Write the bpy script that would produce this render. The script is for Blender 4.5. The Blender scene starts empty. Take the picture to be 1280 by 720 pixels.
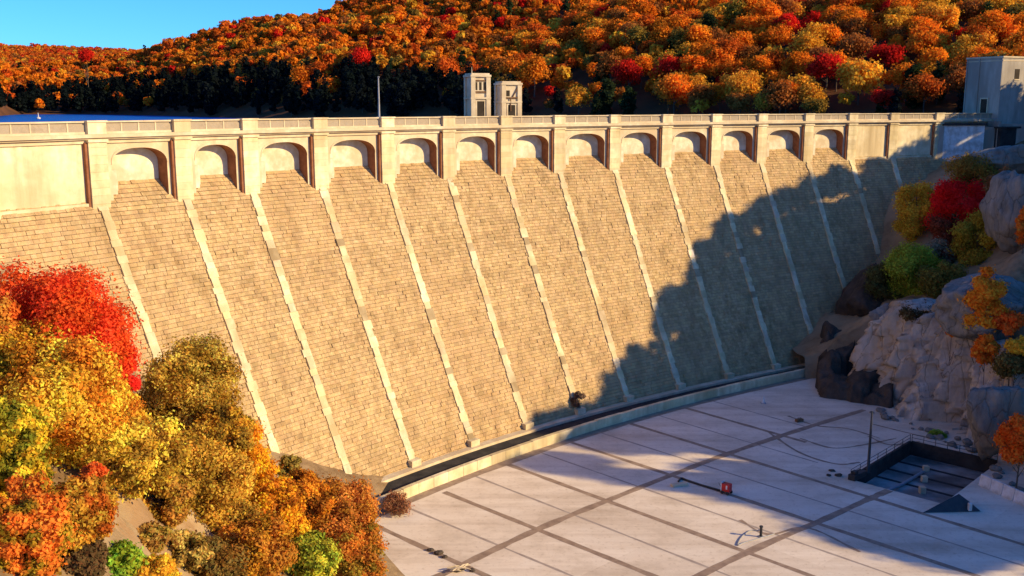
import bpy, math, random
import numpy as np
from mathutils import Vector, noise
from mathutils.geometry import tessellate_polygon

rad = math.radians
scene = bpy.context.scene
col = scene.collection
RNG = np.random.default_rng(7)
random.seed(11)

# ------------------------------------------------------------------ key sizes (metres, apron level = 0)
HT = 45.98            # top of the parapet
ZW = 41.3             # reservoir level
CAMZ = HT + 1.76
PITCH = 0.18159
FPX = 1247.6          # focal length for a 1280 px wide frame
SUN_AZ = rad(-16.0)   # direction towards the sun, from +x
SUN_EL = rad(22.0)
SX, SY = math.cos(SUN_AZ), math.sin(SUN_AZ)
TAN_EL = math.tan(SUN_EL)

def ray(px, py):
    a = (px - 640) / FPX; b = (360 - py) / FPX
    return (a, math.cos(PITCH) + b * math.sin(PITCH), -math.sin(PITCH) + b * math.cos(PITCH))
def at(px, py, Y):
    d = ray(px, py); t = Y / d[1]
    return Vector((d[0] * t, Y, CAMZ + d[2] * t))
def on_z(px, py, z=0.0):
    d = ray(px, py); t = (z - CAMZ) / d[2]
    return Vector((d[0] * t, d[1] * t, z))
def px_of(x, y, z):
    z = z - CAMZ
    dep = y * math.cos(PITCH) - z * math.sin(PITCH); up = y * math.sin(PITCH) + z * math.cos(PITCH)
    return 640 + FPX * x / dep, 360 - FPX * up / dep

# ------------------------------------------------------------------ materials
def mat(name):
    m = bpy.data.materials.new(name); m.use_nodes = True
    nt = m.node_tree; nt.nodes.clear()
    out = nt.nodes.new('ShaderNodeOutputMaterial')
    return m, nt, out
def principled(nt, out, rough=0.9, spec=0.2):
    b = nt.nodes.new('ShaderNodeBsdfPrincipled')
    b.inputs['Roughness'].default_value = rough
    b.inputs['Specular IOR Level'].default_value = spec
    nt.links.new(b.outputs[0], out.inputs[0]); return b
def coords(nt, scale=(1, 1, 1), kind='Object'):
    tc = nt.nodes.new('ShaderNodeTexCoord'); mp = nt.nodes.new('ShaderNodeMapping')
    mp.inputs['Scale'].default_value = scale
    nt.links.new(tc.outputs[kind], mp.inputs[0]); return mp.outputs[0]
def noise_tex(nt, vec, scale, detail=5, rough=0.6):
    n = nt.nodes.new('ShaderNodeTexNoise'); n.inputs['Scale'].default_value = scale
    n.inputs['Detail'].default_value = detail; n.inputs['Roughness'].default_value = rough
    nt.links.new(vec, n.inputs['Vector']); return n.outputs[0]
def ramp(nt, fac, stops):
    r = nt.nodes.new('ShaderNodeValToRGB')
    while len(r.color_ramp.elements) < len(stops): r.color_ramp.elements.new(0.5)
    for e, (p, c) in zip(r.color_ramp.elements, stops):
        e.position = p; e.color = (*c, 1)
    nt.links.new(fac, r.inputs[0]); return r.outputs[0]
def mix(nt, a, b, fac, mode='MIX'):
    m = nt.nodes.new('ShaderNodeMix'); m.data_type = 'RGBA'; m.blend_type = mode
    for s, v in ((m.inputs[6], a), (m.inputs[7], b), (m.inputs[0], fac)):
        if isinstance(v, (int, float)): s.default_value = v
        elif isinstance(v, tuple): s.default_value = (*v, 1)
        else: nt.links.new(v, s)
    return m.outputs[2]
def bump(nt, b, h, strength, dist=0.1):
    n = nt.nodes.new('ShaderNodeBump'); n.inputs['Strength'].default_value = strength
    n.inputs['Distance'].default_value = dist
    nt.links.new(h, n.inputs['Height']); nt.links.new(n.outputs[0], b.inputs['Normal'])

def surf(name, c1, c2, scale=0.5, c3=None, big=0.05, rough=0.9, spec=0.2, bmp=0.4, bdist=0.08, stretch=(1, 1, 1), attr=False):
    m, nt, out = mat(name); b = principled(nt, out, rough, spec)
    v = coords(nt, stretch)
    n1 = noise_tex(nt, v, scale); n2 = noise_tex(nt, v, big, 4)
    c = ramp(nt, n1, [(0.3, c1), (0.7, c2)])
    if c3 is not None:
        f = ramp(nt, n2, [(0.42, (0, 0, 0)), (0.62, (1, 1, 1))])
        c = mix(nt, c, c3, f)
    if attr:
        st = noise_tex(nt, coords(nt, (0.5, 0.5, 0.045)), 1.0, 5); c = mix(nt, c, ramp(nt, st, [(0.30, (0.78, 0.74, 0.69)), (0.55, (1.05, 1.03, 1.0)), (0.72, (1.16, 1.16, 1.14))]), 1.0, 'MULTIPLY')
        a = nt.nodes.new('ShaderNodeAttribute'); a.attribute_name = 'col'
        c = mix(nt, c, a.outputs['Color'], 1.0, 'MULTIPLY')
    nt.links.new(c, b.inputs['Base Color'])
    if bmp: bump(nt, b, noise_tex(nt, v, scale * 3, 6), bmp, bdist)
    return m

M = {}
M['masonry'] = surf('dam_masonry', (0.39, 0.26, 0.125), (0.61, 0.44, 0.225), 1.6, (0.50, 0.34, 0.17), 0.035, bmp=1.0, bdist=0.16, attr=True)
M['mortar'] = surf('mortar', (0.2, 0.14, 0.09), (0.27, 0.19, 0.12), 1.0)
M['granite'] = surf('pale_granite', (0.64, 0.54, 0.34), (0.84, 0.75, 0.52), 0.9, (0.58, 0.47, 0.28), 0.12, bmp=0.5, attr=True)
M['trim'] = surf('trim_stone', (0.52, 0.41, 0.26), (0.74, 0.63, 0.43), 0.7, (0.54, 0.42, 0.26), 0.2, bmp=0.4)
M['parapet'] = surf('parapet_stone', (0.30, 0.24, 0.17), (0.42, 0.34, 0.24), 1.6, (0.36, 0.3, 0.22), 0.3, bmp=0.7)
M['shadeside'] = surf('rust_brown_shade', (0.20, 0.075, 0.035), (0.32, 0.14, 0.07), 1.2, bmp=0.4)  # rust brown with the shade of jambs and pier sides painted in
M['plaster'] = surf('niche_stone', (0.60, 0.50, 0.34), (0.82, 0.75, 0.57), 0.9, (0.56, 0.45, 0.29), 0.4, bmp=0.3)
M['asphalt'] = surf('asphalt', (0.05, 0.05, 0.05), (0.08, 0.08, 0.075), 3)
def apronmat():
    m, nt, out = mat('apron_concrete'); b = principled(nt, out, 0.8, 0.2)
    v = coords(nt, (1, 1, 1)); n1 = noise_tex(nt, v, 0.11, 8, 0.68)
    c = ramp(nt, n1, [(0.3, (0.62, 0.51, 0.38)), (0.5, (0.80, 0.68, 0.53)), (0.72, (0.86, 0.76, 0.62))])
    mp = nt.nodes.new('ShaderNodeMapping'); mp.inputs['Rotation'].default_value = (0, 0, rad(44)); mp.inputs['Scale'].default_value = (0.05, 0.6, 1); nt.links.new(v, mp.inputs[0])
    c = mix(nt, c, ramp(nt, noise_tex(nt, mp.outputs[0], 0.6, 6, 0.6), [(0.35, (0.82, 0.79, 0.76)), (0.55, (1, 1, 1))]), 1.0, 'MULTIPLY')
    c = mix(nt, c, ramp(nt, noise_tex(nt, v, 1.7, 8, 0.75), [(0.36, (0.78, 0.74, 0.70)), (0.46, (1, 1, 1))]), 0.8, 'MULTIPLY')
    br = nt.nodes.new('ShaderNodeTexBrick'); br.inputs['Scale'].default_value = 1.0; br.inputs['Brick Width'].default_value = 5.9; br.inputs['Row Height'].default_value = 8.0; br.inputs['Mortar Size'].default_value = 0
    br.inputs['Color1'].default_value = (0.90, 0.885, 0.87, 1); br.inputs['Color2'].default_value = (1, 1, 1, 1)
    mp2 = nt.nodes.new('ShaderNodeMapping'); mp2.inputs['Rotation'].default_value = (0, 0, rad(-44)); nt.links.new(v, mp2.inputs[0]); nt.links.new(mp2.outputs[0], br.inputs['Vector'])
    c = mix(nt, c, br.outputs[0], 1.0, 'MULTIPLY')
    nt.links.new(c, b.inputs['Base Color']); bump(nt, b, noise_tex(nt, v, 2.5, 6), 0.2, 0.03); return m
M['apron'] = apronmat()
M['joint'] = surf('wet_joint', (0.22, 0.15, 0.105), (0.40, 0.29, 0.20), 0.8, rough=0.6, bmp=0.2)
M['joint2'] = surf('thin_joint', (0.33, 0.26, 0.21), (0.45, 0.37, 0.30), 0.8, rough=0.7, bmp=0.2)
def rockmat(name, c1, c2, c3):
    m, nt, out = mat(name); b = principled(nt, out, 0.92, 0.15)
    v = coords(nt, (1, 1, 0.32)); n1 = noise_tex(nt, v, 0.4, 10, 0.7); n2 = noise_tex(nt, v, 0.09, 4)
    c = mix(nt, ramp(nt, n1, [(0.32, c1), (0.68, c2)]), c3, ramp(nt, n2, [(0.5, (0, 0, 0)), (0.66, (0.8, 0.8, 0.8))]))
    wv = nt.nodes.new('ShaderNodeVectorMath'); wv.operation = 'ADD'; nn = nt.nodes.new('ShaderNodeTexNoise'); nn.inputs['Scale'].default_value = 0.35; nn.inputs['Detail'].default_value = 6
    nt.links.new(v, nn.inputs['Vector']); nt.links.new(v, wv.inputs[0]); nt.links.new(nn.outputs['Color'], wv.inputs[1])
    vo = nt.nodes.new('ShaderNodeTexVoronoi'); vo.feature = 'DISTANCE_TO_EDGE'; vo.inputs['Scale'].default_value = 0.3
    vs = nt.nodes.new('ShaderNodeVectorMath'); vs.operation = 'SCALE'; vs.inputs['Scale'].default_value = 2.6; nt.links.new(nn.outputs['Color'], vs.inputs[0]); nt.links.new(vs.outputs[0], wv.inputs[1])
    nt.links.new(wv.outputs[0], vo.inputs['Vector'])
    c = mix(nt, c, ramp(nt, vo.outputs['Distance'], [(0.0, (0.55, 0.52, 0.48)), (0.02, (1, 1, 1))]), 1.0, 'MULTIPLY')
    nt.links.new(c, b.inputs['Base Color'])
    h = mix(nt, ramp(nt, vo.outputs['Distance'], [(0.0, (0, 0, 0)), (0.06, (1, 1, 1))]), noise_tex(nt, v, 1.3, 10, 0.75), 0.75)
    bump(nt, b, h, 1.0, 0.45); return m
M['rock'] = rockmat('cliff_rock', (0.36, 0.32, 0.27), (0.78, 0.69, 0.57), (0.50, 0.38, 0.25))
M['greyrock'] = rockmat('grey_boulder_rock', (0.12, 0.115, 0.10), (0.38, 0.35, 0.30), (0.20, 0.16, 0.11))
M['darkrock'] = surf('dark_rock', (0.04, 0.031, 0.024), (0.12, 0.09, 0.065), 0.4, bmp=1.0, bdist=0.4)
M['soil'] = surf('leafy_soil', (0.13, 0.075, 0.035), (0.30, 0.20, 0.10), 0.7, (0.40, 0.29, 0.165), 0.06, bmp=0.8, bdist=0.2)
M['baresoil'] = surf('bare_soil', (0.34, 0.25, 0.14), (0.54, 0.42, 0.26), 0.5, (0.32, 0.20, 0.10), 0.25, bmp=0.8, bdist=0.2)
M['litter'] = surf('forest_floor', (0.07, 0.032, 0.014), (0.15, 0.06, 0.02), 0.1)
M['black'] = surf('dark_steel', (0.015, 0.015, 0.017), (0.035, 0.033, 0.03), 2, rough=0.5, spec=0.5, bmp=0.1)
M['hole'] = surf('dark_concrete', (0.02, 0.02, 0.02), (0.06, 0.055, 0.05), 0.6)  # near-black concrete for channel floor, basin walls, coping, roof and terrace
M['wetfloor'] = surf('wet_floor', (0.16, 0.15, 0.14), (0.42, 0.40, 0.37), 0.25, (0.10, 0.09, 0.08), 0.15, rough=0.5)
M['opening'] = surf('window_dark', (0.03, 0.022, 0.015), (0.06, 0.045, 0.03), 1, bmp=0)
M['brown'] = surf('brown_timber', (0.13, 0.07, 0.035), (0.22, 0.13, 0.07), 2)
M['white'] = surf('white_paint', (0.68, 0.68, 0.66), (0.8, 0.8, 0.78), 1.5, (0.5, 0.47, 0.42), 0.7, bmp=0.2)
M['redpaint'] = surf('red_paint', (0.5, 0.02, 0.02), (0.62, 0.03, 0.025), 2, rough=0.5, spec=0.4, bmp=0.05)
M['orangepaint'] = surf('orange_paint', (0.7, 0.2, 0.04), (0.8, 0.26, 0.05), 2, rough=0.5)
M['metal'] = surf('grey_metal', (0.22, 0.22, 0.23), (0.32, 0.32, 0.33), 3, rough=0.5, spec=0.5, bmp=0)
M['bark'] = surf('bark', (0.07, 0.05, 0.035), (0.16, 0.12, 0.085), 2, stretch=(1, 1, 0.3), bmp=0.8)
M['building'] = surf('weathered_render', (0.34, 0.30, 0.24), (0.50, 0.45, 0.37), 0.5, (0.28, 0.24, 0.19), 0.15, stretch=(1, 1, 0.35), bmp=0.3)

m, nt, out = mat('foliage')
oi = nt.nodes.new('ShaderNodeObjectInfo'); a = nt.nodes.new('ShaderNodeAttribute'); a.attribute_name = 'col'
c = mix(nt, oi.outputs['Color'], a.outputs['Color'], 1.0, 'MULTIPLY')
d = nt.nodes.new('ShaderNodeBsdfDiffuse'); t = nt.nodes.new('ShaderNodeBsdfTranslucent'); ms = nt.nodes.new('ShaderNodeMixShader')
ms.inputs[0].default_value = 0.4
nt.links.new(c, d.inputs[0]); nt.links.new(c, t.inputs[0])
nt.links.new(d.outputs[0], ms.inputs[1]); nt.links.new(t.outputs[0], ms.inputs[2]); nt.links.new(ms.outputs[0], out.inputs[0])
M['foliage'] = m

m, nt, out = mat('reservoir_water'); b = principled(nt, out, 0.4, 0.08)
b.inputs['Base Color'].default_value = (0.002, 0.07, 0.36, 1)
bump(nt, b, noise_tex(nt, coords(nt, (1, 1, 1)), 0.6, 4), 0.5, 0.25)
M['water'] = m

# ------------------------------------------------------------------ mesh helpers
class MB:
    def __init__(s): s.v = []; s.f = []; s.c = []; s.m = []
    def quad(s, a, b, c, d, shade=(1, 1, 1), mi=0):
        n = len(s.v); s.v += [tuple(a), tuple(b), tuple(c), tuple(d)]; s.f.append((n, n + 1, n + 2, n + 3)); s.c.append(shade); s.m.append(mi)
    def poly(s, pts, shade=(1, 1, 1), mi=0):
        n = len(s.v); s.v += [tuple(p) for p in pts]; s.f.append(tuple(range(n, n + len(pts)))); s.c.append(shade); s.m.append(mi)
    def hexa(s, p, shade=(1, 1, 1), mi=0, skip=()):
        # p: 4 bottom then 4 top
        n = len(s.v); s.v += [tuple(q) for q in p]
        for k, f in enumerate(((3, 2, 1, 0), (4, 5, 6, 7), (0, 1, 5, 4), (1, 2, 6, 5), (2, 3, 7, 6), (3, 0, 4, 7))):
            if k in skip: continue
            s.f.append(tuple(n + i for i in f)); s.c.append(shade); s.m.append(mi)
    def box(s, x0, x1, y0, y1, z0, z1, shade=(1, 1, 1), mi=0):
        s.hexa([(x0, y0, z0), (x1, y0, z0), (x1, y1, z0), (x0, y1, z0), (x0, y0, z1), (x1, y0, z1), (x1, y1, z1), (x0, y1, z1)], shade, mi)
    def tube(s, pts, rr, n=8, cap=True):
        pts = [Vector(p) for p in pts]; base = len(s.v); up = Vector((0.13, 0.29, 0.95))
        for i, p in enumerate(pts):
            d = (pts[min(i + 1, len(pts) - 1)] - pts[max(i - 1, 0)]).normalized()
            x = d.cross(up if abs(d.dot(up)) < 0.97 else Vector((1, 0, 0))).normalized(); y = d.cross(x)
            for k in range(n):
                a = 2 * math.pi * k / n
                s.v.append(tuple(p + (x * math.cos(a) + y * math.sin(a)) * rr[i]))
        for i in range(len(pts) - 1):
            for k in range(n):
                a = base + i * n + k; b_ = base + i * n + (k + 1) % n
                s.f.append((a, b_, b_ + n, a + n)); s.c.append((1, 1, 1)); s.m.append(0)
        if cap:
            for i in (0, len(pts) - 1):
                s.f.append(tuple(base + i * n + k for k in range(n))); s.c.append((1, 1, 1)); s.m.append(0)
    def build(s, name, mats, parent=None, bevel=0, smooth=False):
        me = bpy.data.meshes.new(name); me.from_pydata(s.v, [], s.f)
        if not isinstance(mats, (list, tuple)): mats = [mats]
        for mm in mats: me.materials.append(M[mm])
        me.polygons.foreach_set('material_index', s.m)
        at_ = me.attributes.new('col', 'FLOAT_COLOR', 'FACE')
        at_.data.foreach_set('color', np.array([(c[0], c[1], c[2], 1) for c in s.c], dtype=np.float32).ravel())
        if smooth: me.polygons.foreach_set('use_smooth', [True] * len(s.f))
        me.update()
        o = bpy.data.objects.new(name, me); col.objects.link(o)
        if parent: o.parent = parent
        if bevel:
            bv = o.modifiers.new('bevel', 'BEVEL'); bv.width = bevel; bv.segments = 2; bv.limit_method = 'ANGLE'
        return o
def empty(name, loc, rz=0):
    o = bpy.data.objects.new(name, None); col.objects.link(o); o.location = loc; o.rotation_euler = (0, 0, rz); o.empty_display_size = 0.3; return o
def tag(o, label=None, cat=None, group=None, kind=None):
    if label: o['label'] = label
    if cat: o['category'] = cat
    if group: o['group'] = group
    if kind: o['kind'] = kind
    return o

def np_mesh(name, V, F, material, colors=None, smooth=False):
    """V (n,3), F (m,4) -> mesh, quick"""
    me = bpy.data.meshes.new(name)
    me.vertices.add(len(V)); me.vertices.foreach_set('co', V.astype(np.float32).ravel())
    k = F.shape[1]
    me.loops.add(F.size); me.loops.foreach_set('vertex_index', F.astype(np.int32).ravel())
    me.polygons.add(len(F)); me.polygons.foreach_set('loop_start', np.arange(0, F.size, k, dtype=np.int32))
    me.polygons.foreach_set('loop_total', np.full(len(F), k, dtype=np.int32))
    if smooth: me.polygons.foreach_set('use_smooth', np.ones(len(F), dtype=bool))
    me.update(calc_edges=True)
    if colors is None: colors = np.ones((len(F), 3))
    a = me.attributes.new('col', 'FLOAT_COLOR', 'FACE')
    a.data.foreach_set('color', np.hstack([colors, np.ones((len(F), 1))]).astype(np.float32).ravel())
    me.materials.append(M[material]); me.validate()
    return me

# ------------------------------------------------------------------ the dam's curved plan
TH, K0, K1 = 1.01855, -0.00525885, 2.2964531e-05
X0, Y0 = -48.7815, 110.1869
SS = np.linspace(-120, 260, 1901)
HH = np.where(SS < 0, TH + K0 * SS * 0.6, np.where(SS > 190, TH + K0 * 190 + K1 * 190 * 95, TH + K0 * SS + K1 * SS * SS / 2))
_ds = SS[1] - SS[0]
CX = np.concatenate([[0], np.cumsum(np.cos((HH[1:] + HH[:-1]) / 2) * _ds)]); CY = np.concatenate([[0], np.cumsum(np.sin((HH[1:] + HH[:-1]) / 2) * _ds)])
CX += X0 - np.interp(0, SS, CX); CY += Y0 - np.interp(0, SS, CY)
def dam(s, off, z):
    h = np.interp(s, SS, HH)
    return (float(np.interp(s, SS, CX) + math.sin(h) * off), float(np.interp(s, SS, CY) - math.cos(h) * off), z)
def heading(s): return float(np.interp(s, SS, HH))
HP = 9.754; BAT = 17.722; AA = 0.95; ZB = HT - HP
def u_of_z(z): return (ZB - z) / ZB
def off_of_z(z):
    u = u_of_z(z)
    return 1 + BAT * (AA * u + (1 - AA) * u * u) if u > 0 else 1 + BAT * 1.9 * u

def sbox(mb, s0, s1, o0, o1, z0, z1, shade=(1, 1, 1), mi=0, step=2.5):
    n = max(1, int(math.ceil((s1 - s0) / step)))
    for i in range(n):
        a = s0 + (s1 - s0) * i / n; b = s0 + (s1 - s0) * (i + 1) / n
        skip = []
        if i > 0: skip.append(5)
        if i < n - 1: skip.append(3)
        mb.hexa([dam(a, o1, z0), dam(b, o1, z0), dam(b, o0, z0), dam(a, o0, z0), dam(a, o1, z1), dam(b, o1, z1), dam(b, o0, z1), dam(a, o0, z1)], shade, mi, skip)

PS = [2.26, 13.74, 23.87, 35.37, 47.35, 59.08, 70.87, 82.42, 95.12, 107.54, 119.9, 131.8, 144.32, 156.43, 168.29, 181.67]
DAM = empty('masonry_dam', dam(90, 0, 0))
DAM.matrix_world.translation = Vector(dam(90, 0, 0))
tag(DAM, 'long curved stone dam with arched niches under the crest and pale ribs', 'dam')
def dpart(mb, name, mats, parent=None, bevel=0):
    o = mb.build(name, mats, None, bevel)
    p = parent or DAM
    o.parent = p
    o.matrix_parent_inverse.identity()
    o.location = (-Vector(DAM.location)) if p is DAM else (0, 0, 0)
    return o

# courses of rough ashlar
mb = MB(); rng = random.Random(3)
COURSE = 0.47
nrow = int(40.6 / COURSE)
SL, SR = -45, 214
for j in range(nrow):
    z0 = j * COURSE; z1 = z0 + COURSE
    s = SL + rng.random() * 1.2
    rowsh = rng.uniform(0.93, 1.06)
    while s < SR:
        L = rng.uniform(0.4, 1.15)
        pr = rng.uniform(0.0, 0.10) + (0.06 if rng.random() < 0.12 else 0)
        g = 0.009
        a, b = s + g, s + L - g
        o0 = off_of_z(z0 + 0.028); o1 = off_of_z(z1 - 0.028)
        k = rowsh * rng.uniform(0.9, 1.1) * (0.86 if rng.random() < 0.05 else 1)
        sh = (k * rng.uniform(0.97, 1.03), k, k * rng.uniform(0.94, 1.06))
        t = 0.15
        mb.hexa([dam(a, o0 + pr, z0 + 0.028), dam(b, o0 + pr, z0 + 0.028), dam(b, o0 - t, z0 + 0.028), dam(a, o0 - t, z0 + 0.028),
                 dam(a, o1 + pr, z1 - 0.028), dam(b, o1 + pr, z1 - 0.028), dam(b, o1 - t, z1 - 0.028), dam(a, o1 - t, z1 - 0.028)], sh, 0, (4,))
        s += L
dpart(mb, 'masonry_face', 'masonry')
mb = MB()
zs = np.linspace(-3, 40.6, 18)
for i in range(len(zs) - 1):
    s = SL
    while s < SR:
        s2 = s + 3.5
        mb.quad(dam(s, off_of_z(zs[i]) - 0.06, zs[i]), dam(s2, off_of_z(zs[i]) - 0.06, zs[i]), dam(s2, off_of_z(zs[i + 1]) - 0.06, zs[i + 1]), dam(s, off_of_z(zs[i + 1]) - 0.06, zs[i + 1]))
        s = s2
dpart(mb, 'mortar_backing', 'mortar')

# ribs of pale stone
for i, sp in enumerate(PS[:15]):
    mb = MB(); rng = random.Random(40 + i); sc = sp + 1.05
    z = 0.9; k = 0
    while z < ZB + 0.6:
        hgt = rng.uniform(0.7, 1.5); z1 = min(z + hgt, ZB + 0.7)
        w = (0.66 if k % 2 else 0.54) * rng.uniform(0.88, 1.12); dx = rng.uniform(-0.07, 0.07)
        pr = rng.uniform(0.16, 0.3)
        sh = rng.uniform(0.82, 1.08); shc = (sh, sh * rng.uniform(0.95, 1), sh * rng.uniform(0.85, 1))
        if rng.random() < 0.07: shc = (sh * 0.6, sh * 0.55, sh * 0.5)
        o0 = off_of_z(z); o1 = off_of_z(z1)
        a, b = sc - w + dx, sc + w + dx
        mb.hexa([dam(a, o0 + pr, z + 0.01), dam(b, o0 + pr, z + 0.01), dam(b, o0 - 0.2, z + 0.01), dam(a, o0 - 0.2, z + 0.01),
                 dam(a, o1 + pr, z1), dam(b, o1 + pr, z1), dam(b, o1 - 0.2, z1), dam(a, o1 - 0.2, z1)], shc)
        z = z1; k += 1
    sbox(mb, sc - 0.9, sc + 0.9, off_of_z(1.2) - 0.3, off_of_z(0) + 0.45, 0.3, 1.2)
    dpart(mb, 'rib', 'granite')

# piers
ZT = HT
def pier(sa, sb, name='pier'):
    mb = MB()
    mb_z = ZB - 0.5
    # coursed blocks
    rng = random.Random(int(sa * 10) + 900)
    z = mb_z
    while z < ZT - 2.35:
        z1 = min(z + rng.uniform(0.8, 1.1), ZT - 2.35)
        j = rng.uniform(-0.03, 0.03); k = rng.uniform(0.88, 1.08)
        sbox(mb, sa + 0.01, sb, 0.1, 1.0 + j, z + 0.015, z1, (k, k, k * rng.uniform(.9, 1)))
        z = z1
    sbox(mb, sa, sb, 0.0, 1.12, ZT - 1.45, ZT - 0.16)
    sbox(mb, sa - 0.12, sb + 0.12, 0.0, 1.26, ZT - 0.16, ZT + 0.04)
    sbox(mb, sa - 0.1, sb + 0.1, 0.0, 1.2, ZT - 2.35, ZT - 2.06)
    sbox(mb, sa - 0.32, sa - 0.002, 0.1, 0.8, mb_z, ZT - 2.35, mi=1)  # dark strip painted in for the pier's shaded left side
    dpart(mb, name, ['granite', 'shadeside'])
for sp in PS: pier(sp - 0.2, sp + 2.15)
pier(-9.6, -8.9); pier(-27, -25.5)

# cornice and string course
mb = MB()
sbox(mb, SL, SR, -0.2, 1.34, ZT - 1.86, ZT - 1.46)
sbox(mb, SL, SR, -0.2, 1.0, ZT - 2.06, ZT - 1.862)
sbox(mb, SL, SR, -0.2, 0.6, ZT - 2.5, ZT - 2.064)
dpart(mb, 'cornice', 'trim')

# parapet: one panel per bay
bays = [(-45, -27.0), (-25.5, -9.6), (-8.9, PS[0] - 0.2)] + [(PS[i] + 2.15, PS[i + 1] - 0.2) for i in range(15)] + [(PS[15] + 2.15, SR)]
for a, b in bays:
    mb = MB()
    sbox(mb, a, b, 0.25, 0.62, ZT - 1.46, ZT - 0.2, mi=0)
    sbox(mb, a, b, 0.1, 0.85, ZT - 0.2, ZT - 0.02, mi=1)
    sbox(mb, a, b, 0.6, 0.72, ZT - 1.458, ZT - 1.2, mi=1)
    n = max(1, round((b - a) / 2.4))
    for k in range(1, n):
        s = a + (b - a) * k / n
        sbox(mb, s - 0.09, s + 0.09, 0.6, 0.68, ZT - 1.2, ZT - 0.2, mi=1)
    dpart(mb, 'parapet', ['parapet', 'trim'])
# arches
ZF = ZT - 2.5
def arch_wall(a, b):
    mb = MB(); WF, WB = 0.35, -1.5
    w = b - a
    L, Rr = a + 0.85, b - 0.75
    zs_, zc = ZT - 5.0, ZT - 3.15
    n = 20
    def zt(s):
        t = (s - (L + Rr) / 2) / ((Rr - L) / 2)
        return zs_ + (zc - zs_) * (max(0, 1 - abs(t) ** 2.5)) ** (1 / 2.2)
    bot = ZB - 0.3
    mb.quad(dam(a, WF, bot), dam(L, WF, bot), dam(L, WF, ZF), dam(a, WF, ZF))
    mb.quad(dam(Rr, WF, bot), dam(b, WF, bot), dam(b, WF, ZF), dam(Rr, WF, ZF))
    ts = [-math.cos(math.pi * k / n) for k in range(n + 1)]
    ss = [(L + Rr) / 2 + t * (Rr - L) / 2 for t in ts]
    for k in range(n):
        p, q = ss[k], ss[k + 1]
        mb.quad(dam(p, WF, zt(p)), dam(q, WF, zt(q)), dam(q, WF, ZF), dam(p, WF, ZF))
        mb.quad(dam(p, WF, zt(p)), dam(q, WF, zt(q)), dam(q, WB, zt(q)), dam(p, WB, zt(p)), mi=1 if k > n * 0.55 else 0)  # painted shade tone on the right part of the arch only
    for s in (L, Rr):
        mb.quad(dam(s, WF, bot), dam(s, WF, zs_), dam(s, WB, zs_), dam(s, WB, bot), mi=1 if s == Rr else 0)  # right jamb gets its shade as colour, left jamb stays plain
    # thin raised surround of the arch
    for k in range(n):
        p, q = ss[k], ss[k + 1]
        mb.hexa([dam(p, WF + 0.07, zt(p)), dam(q, WF + 0.07, zt(q)), dam(q, WF - .02, zt(q)), dam(p, WF - .02, zt(p)),
                 dam(p, WF + 0.07, zt(p) + 0.3), dam(q, WF + 0.07, zt(q) + 0.3), dam(q, WF - .02, zt(q) + 0.3), dam(p, WF - .02, zt(p) + 0.3)])
    o = dpart(mb, 'arch_wall', ['trim', 'shadeside'])
    mb = MB()
    sbox(mb, L - 0.3, Rr + 0.3, WB - 0.3, WB + 0.03, ZT - 8, ZF + 0.2)
    # stepped stub of ledge at the left of the niche
    sbox(mb, L + .002, L + 0.7, WB, 0.2, ZT - 8.4, ZT - 5.6)
    sbox(mb, L + .7, L + 1.1, WB, -0.25, ZT - 8.0, ZT - 6.3)
    dpart(mb, 'niche', 'plaster')
for i in range(13): arch_wall(PS[i] + 2.15, PS[i + 1] - 0.2)
for a, b in bays[:3] + bays[16:]:
    mb = MB()
    sbox(mb, a, b, -0.4, 0.35, ZB - 0.3, ZF)
    sbox(mb, a, b, 0.2, 0.75, ZB + 0.15, ZB + 0.65)
    dpart(mb, 'plain_wall', 'granite')
mb = MB()
sbox(mb, SL, SR, -8, 0.24, ZT - 1.9, ZT - 1.25, step=4)
dpart(mb, 'road_deck', 'asphalt')
mb = MB()
sbox(mb, SL, SR, -8.6, -8.1, 25, ZT - 0.35, step=4)
sbox(mb, SL, SR, -8.75, -7.95, ZT - 0.35, ZT - 0.2, step=4)
dpart(mb, 'upstream_parapet', 'trim')
mb = MB()
sbox(mb, SL, SR, off_of_z(0.6) - 0.4, off_of_z(0) + 1.1, -0.4, 0.35)
dpart(mb, 'toe_ledge', 'trim')

# channel wall in front of the toe
mb = MB(); rng = random.Random(9)
s = 0.0
OW = 25.0
def ow(s): return 25.6 - max(0, s - 50) * 0.016
while s < 143:
    L = 3.0; k = rng.uniform(0.85, 1.05)
    o = ow(s + 1.5)
    sbox(mb, s, s + L - 0.04, o - 0.7, o, -0.1, 1.35 + rng.uniform(-.03, .03), (k, k, k * rng.uniform(0.9, 1)))
    s += L
w = mb.build('channel_wall', 'granite', bevel=0.05)
tag(w, 'low pale concrete wall running along the drainage channel at the foot of the dam', 'low wall')

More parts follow.
